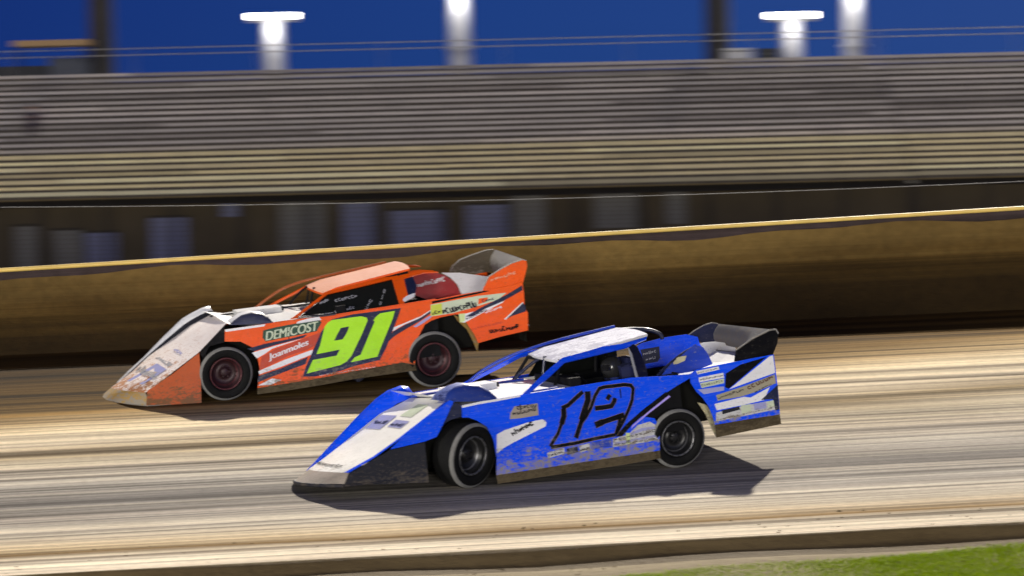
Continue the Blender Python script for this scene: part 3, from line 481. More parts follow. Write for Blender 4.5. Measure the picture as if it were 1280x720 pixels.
    for nm, m, pts in D['win']:
        mb = MB(); mb.prism(pts, (0, -.012, -.010) if nm != 'window_net' else (0, -.004, -.004), m) if nm != 'window_net' else mb.prism([(p[0], p[1] - .02, p[2] - .02) for p in pts], (0, -.004, -.004), m)
        if nm == 'window_net':
            for (m2, a, b2, h, cnt) in D['winscrib']:
                pl = lambda p, A=Vector(a), Bv=Vector(b2): None
                a3, b3 = Vector(a), Vector(b2); t3 = (b3 - a3); L3 = t3.length; t3n = t3 / L3
                nrm = Vector((0, 1, 1.2)).normalized(); u3 = t3n.cross(nrm); u3 = u3 if u3.z > 0 else -u3
                for q in scribble((0, 0), (L3, 0), h, cnt, .4, rnd):
                    mb.face([a3 + t3n * p[0] + u3 * p[1] - nrm * .018 for p in q], m2)
        B(mb, nm)
        if nm == 'window_frame':
            mb = MB(); mb.prism([(1.0, -.70, zt(1.0)), (.86, -.50, zn[0] - .0), (-.02, -.49, zn[1] - .0), (-.12, -.80, zt(0) - .05)], (0, .006, 0), 'netblack'); B(mb, 'window_net')
        if nm in ('window_frame', 'pillar'):
            mb = MB(); mb.prism([(p[0], -p[1], p[2]) for p in pts], (0, .012, -.010), m); B(mb, nm)
    for nm, m, th, pts in D['flat']:
        mb = MB(); mb.prism(pts, (0, -th, 0), m)
        if nm == 'sail_panel':
            for (m2, a, b2, h, cnt) in D['flatscrib']:
                for q in scribble((a[0], a[2]), (b2[0], b2[2]), h, cnt, .1, rnd): mb.face([(p[0], a[1] - .0, p[1]) for p in q], m2)
            for m2, q in D['sail_marks']: mb.face([(p[0], pts[0][1] + .003, p[1]) for p in q], m2)
            for m2, a, b2, h, cnt in D['sail_scrib']:
                for q in scribble(a, b2, h, cnt, .1, rnd): mb.face([(p[0], pts[0][1] + .006, p[1]) for p in q], m2)
        B(mb, nm)
    for nm, m, rad, pts in D['tube']:
        P = [Vector(p) for p in pts]
        for _ in range(2):
            if len(P) > 2: P = [P[0]] + [x for i in range(len(P) - 1) for x in (P[i].lerp(P[i + 1], .25), P[i].lerp(P[i + 1], .75))] + [P[-1]]
        mb = MB(); mb.tube(P, rad, m, 10); B(mb, nm)
    # --- spoiler
    fn, ff = [Vector(p) for p in D['fin_near']], [Vector(p) for p in D['fin_far']]
    sb = MB(); tn = S['blade'][0]; tf = S['blade'][1]
    tn, tf, bn, bf = (Vector(p) for p in S['blade'])
    vs = []
    for i in range(5):
        s = i / 4; a, c = bn.lerp(tn, s), bf.lerp(tf, s)
        for j in range(7):
            p = a.lerp(c, j / 6); p.x += .05 * (4 * s * (1 - s)); vs.append(p)
    fs = [(i * 7 + j, i * 7 + j + 1, (i + 1) * 7 + j + 1, (i + 1) * 7 + j) for i in range(4) for j in range(6)]
    sb.mesh(vs, fs, S['bladem'], True); sb.mesh([p + Vector((-.008, 0, 0)) for p in vs], [f[::-1] for f in fs], S['bladem'], True)
    SP = B(sb, 'spoiler')
    for pts, sy, m in ((fn, 1, S['fins'][0]), (ff, -1, S['fins'][1])):
        mb = MB(); mb.prism(pts, (0, -.01 * sy, 0), m)
        if sy > 0:
            P = [p + Vector((0, -.004, .002)) for p in pts[1:6]]; mb.tube(P, .009, S['fintrim'], 6)
            if S['seed'] == 2:
                for q in scribble((pts[2].x - .02, pts[2].z - .06), (pts[2].x - .36, pts[2].z + .0), .04, 6, .2, rnd): mb.face([(p[0], .9065, p[1]) for p in q], 'roof_orange')
        else:
            mb.tube([p + Vector((0, -.004, .002)) for p in pts[0:6]], .009, S['fintrim'], 6)
        o = tag(mb.build('spoiler_fin', SP))
    # --- chassis below the bodywork
    ch = MB()
    ch.box((1.2, 0, .30), (1.25, 1.5, .22), 'chassis_black'); ch.box((2.42, 0, .36), (1.3, .7, .3), 'chassis_black'); ch.box((0, 0, .40), (1.2, .9, .3), 'chassis_black'); ch.box((-.9, 0, .55), (.6, 1.4, .3), 'chassis_black')
    for x0, x1 in ((-.62, .58), (1.8, 2.95)):
        for sy in (1, -1):
            zz = (.80, .80) if x0 < 0 else (.80, .42)
            ch.prism([(x0, sy * .56, .3), (x1, sy * .56, .3), (x1, sy * .56, zz[1]), (x1 if x0 < 0 else 2.35, sy * .56, .80), (x0, sy * .56, .80)], (0, .012, 0), 'chassis_black')
    ch.box((.62, .76, .5), (.012, .38, .6), 'chassis_black'); ch.box((1.78, .76, .5), (.012, .38, .6), 'chassis_black')
    ch.tube([(2.42, -.7, .3), (2.42, .7, .3)], .03, 'steel_bar'); ch.tube([(0, -.7, .33), (0, .7, .33)], .05, 'steel_bar')
    ch.tube([(-1.25, .6, .45), (-1.33, .5, .42), (-1.33, -.5, .42), (-1.25, -.6, .45)], .022, 'steel_bar')
    B(ch, 'chassis')
    # --- wheels
    wb = D['wb']
    for (x, y, r_, w_, stv, cam, side) in S['wheels']:
        wheel(root, 'wheel', x, y, r_, w_, stv, cam, S['rim'], side)
    return root, BM

def person_seated(m4, label, suit, helmet=None, arms='wheel', hair=None):
    """one continuous body sitting at the origin of m4, facing +x; pelvis at z=0"""
    j = [(0, 0, 0, .15), (.02, 0, .18, .15, .8), (.02, 0, .36, .16, .8), (.02, 0, .48, .12, .8), (.03, 0, .56, .06), (.04, 0, .66, .085), (.05, 0, .76, .09),
         (.02, .19, .47, .065), (.12, .26, .24, .05), (.34, .17, .30, .04), (.42, .14, .31, .035),
         (.02, -.19, .47, .065), (.12, -.26, .24, .05), (.34, -.17, .30, .04), (.42, -.14, .31, .035),
         (.06, .10, -.02, .10), (.46, .13, .02, .075), (.55, .13, -.40, .05), (.66, .13, -.44, .04),
         (.06, -.10, -.02, .10), (.46, -.13, .02, .075), (.55, -.13, -.40, .05), (.66, -.13, -.44, .04)]
    e = [(0, 1), (1, 2), (2, 3), (3, 4), (4, 5), (5, 6), (2, 7), (7, 8), (8, 9), (9, 10), (2, 11), (11, 12), (12, 13), (13, 14), (0, 15), (15, 16), (16, 17), (17, 18), (0, 19), (19, 20), (20, 21), (21, 22)]
    me = bpy.data.meshes.new('person'); me.from_pydata([p[:3] for p in j], e, []); me.materials.append(MATS[suit])
    o = bpy.data.objects.new('person', me); col.objects.link(o); o.matrix_world = m4
    sk = o.modifiers.new('skin', 'SKIN'); sk.use_smooth_shade = True
    bpy.context.view_layer.update()
    if me.skin_vertices:
        for i, p in enumerate(j):
            me.skin_vertices[0].data[i].radius = (p[3], p[3] * (p[4] if len(p) > 4 else 1)); me.skin_vertices[0].data[i].use_root = (i == 0)
    ss = o.modifiers.new('sub', 'SUBSURF'); ss.levels = 1; ss.render_levels = 2
    # freeze the grown surface into a plain mesh
    dg = bpy.context.evaluated_depsgraph_get(); ev = o.evaluated_get(dg)
    m2 = bpy.data.meshes.new_from_object(ev); o.modifiers.clear(); o.data = m2
    for p in m2.polygons: p.use_smooth = True
    m2.materials.clear(); m2.materials.append(MATS[suit]); m2.materials.append(MATS['skin'])
    for p in m2.polygons:
        c = p.center
        if (c.z > .57 or (c.x > .36 and .2 < c.z < .4)) and not helmet: p.material_index = 1
    tag(o, label, 'person')
    h = MB()
    if helmet:
        prof = [(.001, .15), (.06, .143), (.105, .11), (.132, .055), (.138, 0), (.134, -.06), (.115, -.12), (.09, -.13)]
        vs, fs, n = [], [], 20
        for r_, z in prof:
            for k in range(n): a = 2 * math.pi * k / n; vs.append((.05 + r_ * 1.08 * math.cos(a), r_ * .95 * math.sin(a), .73 + z))
        for i in range(len(prof) - 1):
            for k in range(n): fs.append((i * n + k, (i + 1) * n + k, (i + 1) * n + (k + 1) % n, i * n + (k + 1) % n))
        h.mesh(vs, fs, helmet, True)
        vz = []
        for z in (-.03, .05):
            for k in range(9): a = -1.1 + 2.2 * k / 8; vz.append((.05 + .152 * math.cos(a), .134 * math.sin(a), .73 + z))
        h.mesh(vz, [(k, k + 1, k + 10, k + 9) for k in range(8)], 'visor', True)
        h.build('helmet', o)
    else:
        for sy in (.033, -.033): h.box((.125, sy, .735), (.012, .022, .010), 'visor')
        h.box((.142, 0, .715), (.03, .022, .035), 'skin'); h.box((.128, 0, .675), (.012, .045, .008), 'suit_dark')
        for sy in (.088, -.088): h.box((.045, sy, .725), (.03, .014, .05), 'skin')
        h.build('face', o)
        q = MB(); prof = [(.001, .125), (.06, .115), (.09, .08), (.1, .03), (.098, .0)]; vs, fs, n = [], [], 16
        for r_, z in prof:
            for k in range(n): a = 2 * math.pi * k / n; vs.append((.035 + r_ * math.cos(a), r_ * .95 * math.sin(a), .73 + z))
        for i in range(len(prof) - 1):
            for k in range(n): fs.append((i * n + k, (i + 1) * n + k, (i + 1) * n + (k + 1) % n, i * n + (k + 1) % n))
        q.mesh(vs, fs, 'suit_dark', True); q.build('hair', o)
    return o
# ------------------------------------------------------------------ the two cars
BS = dict(seed=1, nosem='nosewhite', drop=.10, paint='blue', label='blue race car with black outlined number 12, nearest to the grass', numlabel='blue number 12 with black outline',
          lip='beige', edge='blue', lipbar='charcoal', nose_marks=[(3.9, 4.6, .28, .52, 'mintwhite'), (3.35, 3.7, .22, .5, 'lavender'), (3.2, 3.9, .58, .9, 'lavender'), (4.75, 5, .05, .95, 'lavender')],
          nose_scrib=[(3.45, .62, .9, .2, 5, 'navy'), (3.4, .25, .5, .18, 4, 'navy'), (1.25, .2, .9, .12, 9, 'charcoal')],
          fk=3, flare=('blue', 'blue'), bulge=('bulge_blue', 'bulge_top'), hood='white', hoodline='deepblue', deck='white', seat='seat_blue', cage='navy', roof='roof_white', roofedge='offwhite',
          fins=('black', 'navy'), fintrim='spoiler_grey', bladem='spoiler_grey', rim=('rim_black', 'rim_grey'),
          blade=((-1.315, .885, 1.165), (-1.46, -.89, 1.14), (-1.22, .9, .9), (-1.40, -.89, .93)),
          wheels=[(2.42, .97, .352, .30, R(25), R(-4), 1), (0, .97, .325, .36, 0, R(-1), 1), (2.42, -.95, .35, .30, R(20), 0, -1), (0, -.98, .36, .38, 0, 0, -1)])
OS = dict(seed=2, nosem='nose_peach', drop=.26, paint='orange', label='orange race car with lime green number 91, running beside the earth bank', numlabel='lime green number 91 on dark patch',
          lip='ochre', edge='nose_peach', lipbar='ochre', nose_marks=[(1.3, 2.0, .15, .5, 'lavender')],
          nose_scrib=[(1.6, .12, .8, .22, 7, 'silver'), (2.1, .2, .75, .16, 6, 'silver'), (2.6, .3, .6, .12, 4, 'lavender')],
          fk=1, flare=('charcoal', 'white'), bulge=('bulge_navy', 'white'), hood='offwhite', hoodline='charcoal', deck='offwhite', seat='cockpit_black', cage='black', roof='roof_orange', roofedge='orange',
          fins=('orange', 'fin_brown'), fintrim='spoiler_pale', bladem='spoiler_pale', rim=('rim_maroon', 'rim_rust'),
          blade=((-1.30, .88, 1.285), (-1.34, -.89, 1.29), (-1.16, .9, 1.0), (-1.28, -.89, 1.02)),
          wheels=[(2.6, .97, .335, .30, R(2), R(-3), 1), (0, .97, .352, .36, 0, R(-1), 1), (2.6, -.95, .34, .30, R(2), 0, -1), (0, -.98, .36, .38, 0, 0, -1)])
cars = []
for nm, S in (('blue', BS), ('orange', OS)):
    root, BM = race_car(DATA[nm], S); cars.append((root, BM))
bpy.context.view_layer.update()
for (root, BM), suit, hel, lab in zip(cars, ('suit_blue', 'suit_dark'), ('helmet_black', 'helmet_black'),
        ('driver in dark helmet sitting in the cockpit of blue car', 'driver in dark helmet sitting behind the black window net of orange car')):
    person_seated(root.matrix_world @ BM @ Matrix.Translation((.36, .28, .37)) @ Matrix.Scale(.82, 4), lab, suit, hel)

# ------------------------------------------------------------------ ground
def track_material():
    m, nt, b = new_mat('track_dirt')
    tc = nd(nt, 'ShaderNodeTexCoord'); sx = nd(nt, 'ShaderNodeSeparateXYZ'); nt.links.new(tc.outputs['Object'], sx.inputs[0])
    V = sx.outputs['Y']
    wob = noise(nt, mapping(nt, (.035, .5, 1)), 1.0, 4, .6)
    v2 = math_(nt, 'ADD', V, math_(nt, 'MULTIPLY', math_(nt, 'SUBTRACT', wob, .5), 1.6))
    ux = nd(nt, 'ShaderNodeMapRange'); ux.inputs['From Min'].default_value = -9; ux.inputs['From Max'].default_value = 8; ux.inputs['To Min'].default_value = 2.6; ux.inputs['To Max'].default_value = -1.25; nt.links.new(sx.outputs['X'], ux.inputs['Value'])
    up = nd(nt, 'ShaderNodeMapRange'); up.inputs['From Min'].default_value = 1; up.inputs['From Max'].default_value = 6; nt.links.new(V, up.inputs['Value'])
    v2 = math_(nt, 'ADD', v2, math_(nt, 'MULTIPLY', ux.outputs[0], up.outputs[0]))
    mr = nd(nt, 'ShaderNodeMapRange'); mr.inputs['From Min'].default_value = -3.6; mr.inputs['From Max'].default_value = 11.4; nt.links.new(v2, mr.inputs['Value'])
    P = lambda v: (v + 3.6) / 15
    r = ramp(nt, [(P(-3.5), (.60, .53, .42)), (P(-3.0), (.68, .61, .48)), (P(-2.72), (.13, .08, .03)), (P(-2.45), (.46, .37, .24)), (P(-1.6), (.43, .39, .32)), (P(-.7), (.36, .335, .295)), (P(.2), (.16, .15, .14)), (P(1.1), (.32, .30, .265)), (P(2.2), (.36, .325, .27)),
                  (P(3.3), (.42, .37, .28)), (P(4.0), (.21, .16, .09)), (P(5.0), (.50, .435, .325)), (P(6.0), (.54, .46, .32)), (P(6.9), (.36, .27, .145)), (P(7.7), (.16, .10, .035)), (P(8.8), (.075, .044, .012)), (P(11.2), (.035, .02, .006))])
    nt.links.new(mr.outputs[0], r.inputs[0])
    n1 = noise(nt, mapping(nt, (.025, 2.6, 1)), 1.0, 6, .62)
    n2 = noise(nt, mapping(nt, (.06, 9, 1)), 1.0, 6, .65)
    n3 = noise(nt, mapping(nt, (9, 14, 1)), 1.0, 6, .7)
    n4 = noise(nt, mapping(nt, (.25, .5, 1)), 1.0, 4, .6)
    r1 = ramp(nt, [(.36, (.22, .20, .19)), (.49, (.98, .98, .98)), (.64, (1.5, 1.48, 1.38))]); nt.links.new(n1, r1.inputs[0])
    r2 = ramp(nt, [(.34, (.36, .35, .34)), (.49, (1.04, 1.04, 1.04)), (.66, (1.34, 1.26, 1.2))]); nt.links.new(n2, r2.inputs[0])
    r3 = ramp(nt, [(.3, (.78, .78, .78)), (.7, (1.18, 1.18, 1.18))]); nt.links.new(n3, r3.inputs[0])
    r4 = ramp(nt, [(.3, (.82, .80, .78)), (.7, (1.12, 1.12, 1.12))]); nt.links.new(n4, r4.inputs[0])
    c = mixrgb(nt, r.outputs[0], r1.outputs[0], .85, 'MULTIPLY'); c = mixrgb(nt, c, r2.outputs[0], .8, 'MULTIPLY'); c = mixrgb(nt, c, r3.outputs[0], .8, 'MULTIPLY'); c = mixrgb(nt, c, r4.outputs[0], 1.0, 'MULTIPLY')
    nt.links.new(c, b.inputs['Base Color'])
    b.inputs['Roughness'].default_value = .95; b.inputs['Specular IOR Level'].default_value = .04
    h = math_(nt, 'ADD', math_(nt, 'MULTIPLY', n2, .8), math_(nt, 'MULTIPLY', n3, .25))
    h = math_(nt, 'ADD', h, math_(nt, 'MULTIPLY', n1, .8))
    bump(nt, b, h, .5, .05)
track_material()
def clay(name, c0, c1, sc_=(.25, 2.5, 2.5), rough=.9):
    m, nt, b = new_mat(name)
    n1 = noise(nt, mapping(nt, sc_), 1.0, 7, .65); n2 = noise(nt, mapping(nt, (5, 7, 7)), 1.0, 6, .7)
    r = ramp(nt, [(.3, c0), (.68, c1)]); nt.links.new(math_(nt, 'ADD', math_(nt, 'MULTIPLY', n1, .75), math_(nt, 'MULTIPLY', n2, .25)), r.inputs[0])
    nt.links.new(r.outputs[0], b.inputs['Base Color']); b.inputs['Roughness'].default_value = rough; b.inputs['Specular IOR Level'].default_value = .2
    bump(nt, b, n2, .6, .05)
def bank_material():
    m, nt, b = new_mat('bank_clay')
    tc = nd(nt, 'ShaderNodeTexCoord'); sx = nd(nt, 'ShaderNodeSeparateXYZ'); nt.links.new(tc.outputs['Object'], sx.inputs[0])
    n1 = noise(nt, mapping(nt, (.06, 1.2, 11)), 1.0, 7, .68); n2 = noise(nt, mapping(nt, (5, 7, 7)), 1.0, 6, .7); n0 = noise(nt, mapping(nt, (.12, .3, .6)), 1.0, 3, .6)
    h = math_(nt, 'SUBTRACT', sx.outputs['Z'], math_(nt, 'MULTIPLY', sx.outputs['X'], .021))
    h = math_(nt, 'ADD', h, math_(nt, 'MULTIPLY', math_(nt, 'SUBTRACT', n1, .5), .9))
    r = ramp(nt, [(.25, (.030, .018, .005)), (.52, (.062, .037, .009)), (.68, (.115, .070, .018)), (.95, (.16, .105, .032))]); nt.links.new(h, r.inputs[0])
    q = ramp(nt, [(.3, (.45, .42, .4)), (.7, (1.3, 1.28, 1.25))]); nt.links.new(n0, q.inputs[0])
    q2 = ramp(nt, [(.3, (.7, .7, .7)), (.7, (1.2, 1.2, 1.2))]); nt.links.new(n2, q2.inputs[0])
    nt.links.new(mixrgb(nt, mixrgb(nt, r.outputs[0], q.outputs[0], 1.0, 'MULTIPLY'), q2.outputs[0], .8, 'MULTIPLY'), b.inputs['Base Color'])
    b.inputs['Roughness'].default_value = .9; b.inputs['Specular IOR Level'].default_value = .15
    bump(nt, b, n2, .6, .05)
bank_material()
clay('wall_dirt', (.022, .012, .003), (.17, .105, .028), (.12, 2.5, 8))
clay('edge_dirt', (.05, .033, .014), (.12, .085, .04), (.3, 3, 3))
clay('rim_dirt', (.11, .08, .04), (.26, .21, .12), (.3, 3, 3))
clay('earth', (.03, .025, .015), (.06, .05, .03), (.1, .1, .1))
clay('turf_soil', (.06, .10, .006), (.11, .18, .01), (2, 2, 2))
plain('yellow_paint', (.70, .50, .13), .5, var=.35, scale=3)

rt = random.Random(3)
# track sheet, in its own tilted frame (x along the track, y up the banking)
tm = MB(); U0, U1 = -46, 46
vsl = [-3.45 + i * (14.65 / 60) for i in range(61)]
usl = [U0 + i * 1.0 for i in range(93)]
vs = [(u, v, 0) for v in vsl for u in usl]; nu = len(usl)
fs = [(j * nu + i, j * nu + i + 1, (j + 1) * nu + i + 1, (j + 1) * nu + i) for j in range(len(vsl) - 1) for i in range(nu - 1)]
tm.mesh(vs, fs, 'track_dirt', True)
tag(tm.build('track', None, TM), kind='structure')
# inner lip: the racing surface drops to the infield
lip = MB(); prof = lambda u: [(-3.449, .0), (-3.47, -.004), (-3.52, -.03), (-3.545, -.10), (-3.60, -.125), (-3.9, -.128), (-4.35, -.135), (-4.9, -.15)]
us = [U0 + i * .5 for i in range(185)]; vs = []
for u in us:
    w1 = .03 * math.sin(u * .9) + .02 * math.sin(u * 2.3 + 1); w2 = .012 * math.sin(u * 1.7)
    for k, (v, w) in enumerate(prof(u)):
        vs.append((u, v + (w1 if 1 < k < 5 else 0) + (rt.uniform(-.012, .012) if 1 < k < 7 else 0), w + (w2 if k > 3 else 0)))
k = 8; fs, ms = [], []
for i in range(len(us) - 1):
    for j in range(k - 1):
        fs.append((i * k + j, i * k + j + 1, (i + 1) * k + j + 1, (i + 1) * k + j)); ms.append('edge_dirt' if j in (1, 2, 3, 4) else 'rim_dirt')
lip.mesh(vs, fs, ms, True); tag(lip.build('track_edge', None, TM), kind='structure')
inf = MB(); vs, fs = [], []
for i in range(41):
    for (v, w) in ((-4.0 - .093 * (3.6 - min(max(U0 + i * 2.3, -5), 8)), -.139), (-6.5, -.22), (-12, -.3), (-34, -.5)): vs.append((U0 + i * 2.3, v, w))
for i in range(40):
    for j in range(3): fs.append((i * 4 + j, i * 4 + j + 1, (i + 1) * 4 + j + 1, (i + 1) * 4 + j))
inf.mesh(vs, fs, 'turf_soil'); tag(inf.build('infield', None, TM), kind='structure')
# grass blades
m, nt, b = new_mat('grass_blade')
oi = nd(nt, 'ShaderNodeTexCoord'); n_ = noise(nt, mapping(nt, (3, 3, 3)), 1.0, 4, .6)
r_ = ramp(nt, [(.25, (.20, .29, .003)), (.75, (.29, .39, .004))]); nt.links.new(n_, r_.inputs[0]); nt.links.new(r_.outputs[0], b.inputs['Base Color']); b.inputs['Roughness'].default_value = .6
b.inputs['Specular IOR Level'].default_value = .05
g = MB(); gv, gf = [], []
for i in range(125000):
    u = rt.uniform(-2.5, 7.5) if rt.random() < .62 else rt.uniform(-13, 13); v = -4.02 - .093 * (3.6 - max(u, -5)) - rt.random() ** 1.1 * 1.8 + .05 * math.sin(u * 2.1) + rt.gauss(0, .05)
    w = -.130 - max(0, -v - 3.9) * .03
    h = rt.uniform(.02, .045); a = rt.uniform(0, 6.28); l = rt.uniform(0, .05); d = .0035
    ca, sa = math.cos(a), math.sin(a); k0 = len(gv)
    gv += [(u - d * sa, v + d * ca, w), (u + d * sa, v - d * ca, w), (u + ca * l * .4 + d * .7 * sa, v + sa * l * .4 - d * .7 * ca, w + h * .6), (u + ca * l * .4 - d * .7 * sa, v + sa * l * .4 + d * .7 * ca, w + h * .6), (u + ca * l, v + sa * l, w + h)]
    gf += [(k0, k0 + 1, k0 + 2, k0 + 3), (k0 + 3, k0 + 2, k0 + 4)]
g.mesh(gv, gf, 'grass_blade'); tag(g.build('grass', None, TM), 'bright green mown grass along the inside edge of the dirt track', 'grass', kind='stuff')
# clods and crumbs thrown onto the track
cl = MB()
for i in range(420):
    u = rt.uniform(-9, 9); v = rt.choice((rt.uniform(-3.4, -2.4), rt.uniform(-4.6, -3.6), rt.uniform(-4.6, -3.6)))
    w = 0 if v > -3.44 else -.13; s = rt.uniform(.006, .02) * (1.6 if rt.random() < .06 else 1)
    q = [(u + s * rt.uniform(.6, 1.1) * dx, v + s * rt.uniform(.6, 1.1) * dy, w + s * rt.uniform(.5, .9) * dz) for dx, dy, dz in ((1, 0, 0), (0, 1, 0), (-1, 0, 0), (0, -1, 0), (0, 0, 1))]
    cl.mesh(q, [(0, 1, 4), (1, 2, 4), (2, 3, 4), (3, 0, 4)], 'edge_dirt', False)
tag(cl.build('dirt_clods', None, TM), 'small brown crumbs of clay scattered over the dirt track', 'dirt', kind='stuff')
# earth bank and wall
topw = lambda u: max(.9, min(1.9, 1.205 + .0193 * u)); midw = lambda u: max(.4, min(.95, .545 + .0136 * u))
bk = MB(); us = [U0 + i * .4 for i in range(231)]; vs = []; nr = 7
for u in us:
    for j in range(nr):
        t = j / (nr - 1); e = (0 if j in (0,) else rt.uniform(-.02, .02)) + .03 * math.sin(u * .8 + j) * (j > 0)
        vs.append((u, 11.12 + .36 * t + e * .6 + (.05 if j == nr - 1 else 0), -.01 + (midw(u) + .03) * t ** .9 + e * .5))
fs = [(i * nr + j, (i + 1) * nr + j, (i + 1) * nr + j + 1, i * nr + j + 1) for i in range(len(us) - 1) for j in range(nr - 1)]
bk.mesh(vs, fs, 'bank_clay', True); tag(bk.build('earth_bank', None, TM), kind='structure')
wl = empty('track_wall', TM @ Matrix.Translation((0, 11.5, 0)), 'long dirt splattered concrete wall with yellow rail behind the orange car', 'wall')
w1 = MB(); vs = []
for u in us:
    a, c = midw(u) - .1, topw(u)
    for j, (v, w) in enumerate(((0, a), (.012, a * .6 + c * .4), (.02, c - .12 + .03 * math.sin(u * 1.3) + .02 * math.sin(u * 3.1)), (.035, c - .10), (.04, c - .03), (.06, c - .02), (.22, c - .02), (.25, -.3))):
        vs.append((u, v, w))
fs, ms = [], []
for i in range(len(us) - 1):
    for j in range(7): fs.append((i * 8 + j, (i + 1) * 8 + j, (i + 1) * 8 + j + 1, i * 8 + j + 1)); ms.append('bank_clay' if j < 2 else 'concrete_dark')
clay('concrete_dark', (.012, .008, .006), (.07, .05, .05), (.2, 2, 6))
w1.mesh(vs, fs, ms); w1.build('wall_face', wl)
w2 = MB(); w2.tube([(u, .02, topw(u)) for u in us[::2]], .029, 'yellow_paint', 10); w2.build('top_rail', wl)
# cable fence behind the wall
plain('galvanised', (.30, .29, .27), .45, .6, var=.3)
cf = empty('cable_fence', (0, 58, -.9), 'thin wire fence on slim posts behind the yellow railed wall', 'fence')
for i in range(-2, 3):
    p = MB(); p.tube([(i * 19 + 9.2, 0, 0), (i * 19 + 9.2, 0, 3.95)], .02, 'galvanised', 8); p.build('post', cf)
for z in (3.98,):
    p = MB(); P = []
    for i in range(-29, 31): P.append((i + .01, -.025, z - .12 * (1 - abs(((i - 9.2) % 19) / 9.5 - 1) ** 2)))
    p.tube(P, .006, 'galvanised', 6); p.build('wire', cf)

gr = MB(); gr.mesh([(-2500, -300, -.95), (2500, -300, -.95), (2500, 4000, -.95), (-2500, 4000, -.95)], [(0, 1, 2, 3)], 'earth'); tag(gr.build('ground'), kind='structure')

# ------------------------------------------------------------------ grandstands
plain('alu_plank', (.43, .385, .34), .55, .0, var=.35, scale=.9)
plain('alu_board', (.19, .165, .14), .6, .0, var=.35, scale=.9)
plain('lamplit_plank', (.64, .55, .33), .7, var=.35, scale=1.2)  # yellowish lamplight on the lowest rows, put into the plank colour
plain('lamplit_board', (.17, .12, .05), .75, var=.35, scale=1.2)  # same lamplight tint painted on the lower foot boards
plain('stand_dark', (.045, .036, .026), .9, var=.4)  # dark colour paints in the lack of light below the stand
plain('riser_dark', (.10, .085, .07), .9, var=.4, scale=.7)
plain('under_wall', (.08, .06, .034), .9, var=.4, scale=.6)  # kept dark: shade under the stand is part of this colour
plain('gap_blue', (.13, .135, .24), .6, var=.3, scale=1.5)  # dusk light seen through gaps, painted as panel colour
plain('gap_grey', (.12, .11, .10), .6, var=.3, scale=1.5)
for nm_, c_ in (('alu_plank', (.43, .385, .34)), ('lamplit_plank', (.64, .55, .33))):
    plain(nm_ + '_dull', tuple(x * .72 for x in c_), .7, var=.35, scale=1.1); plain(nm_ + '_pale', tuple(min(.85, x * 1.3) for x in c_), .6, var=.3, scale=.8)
rg = random.Random(11)
plain('aisle_step', (.085, .075, .062), .8, var=.3)
def grandstand(x0, x1, label, lamplit_rows, aisles):
    o = empty('grandstand', ((x0 + x1) / 2, 140, -.95), label, 'grandstand', 'grandstands behind the track')
    h = (x1 - x0) / 2; L = x1 - x0
    for i in range(21):
        z = 4.17 + i * .237; y = i * .6
        low = i < lamplit_rows
        # seat plank in lengths, set a little unevenly
        p = MB(); a = -h
        while a < h - .1:
            l = min(rg.uniform(9, 22), h - a)
            p.box((a + l / 2, y + rg.uniform(-.02, .02), z + rg.uniform(-.008, .008)), (l - .02, .26, .115 + (.03 if low and i % 2 == 0 else 0)), ('lamplit_plank' if low else 'alu_plank') + rg.choice(('', '', '_dull', '_pale'))); a += l
        p.build('bench', o)
        f = MB(); f.box((0, y + .36, z - .20), (L, .40, .05), 'lamplit_board' if low else 'alu_board'); f.box((0, y + .57, z - .12), (L, .012, .12), 'riser_dark'); f.build('foot_board', o)
    for ax in aisles:
        q = MB()
        for i in range(21): q.box((ax, i * .6 - .05, 4.17 + i * .237 - .06), (.7, .46, .20), 'aisle_step')
        q.build('stair_aisle', o)
    n = int(L / 2.4)
    for k in range(n + 1):
        x = -h + .1 + k * (L - .2) / n
        p = MB(); p.prism([(x - .04, -.1, 3.85), (x - .04, 12.4, 8.6), (x - .04, 12.4, 8.35), (x - .04, -.1, 3.6)], (.08, 0, 0), 'stand_dark')
        for y in (0, 4, 8, 12.3): p.box((x, y, (3.8 + y * .395) / 2), (.1, .1, 3.6 + y * .395), 'stand_dark')
        p.build('frame', o)
    p = MB(); p.mesh([(-h, .1, 3.72), (h, .1, 3.72), (h, 12.6, 8.55), (-h, 12.6, 8.55)], [(0, 1, 2, 3)], 'stand_dark'); p.build('under_sheet', o)
    r = MB()
    for z in (9.72, 9.98): r.tube([(-h, 12.5, z), (h, 12.5, z)], .022, 'galvanised', 6)
    for k in range(0, n + 1, 2): r.tube([(-h + .1 + k * (L - .2) / n, 12.5, 8.5), (-h + .1 + k * (L - .2) / n, 12.5, 9.98)], .014, 'galvanised', 6)
    r.build('back_rail', o)
    return o
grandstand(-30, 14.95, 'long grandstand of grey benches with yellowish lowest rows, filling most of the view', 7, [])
grandstand(15.0, 34, 'shorter grandstand section right of the narrow aisle, at the right edge', 7, [])
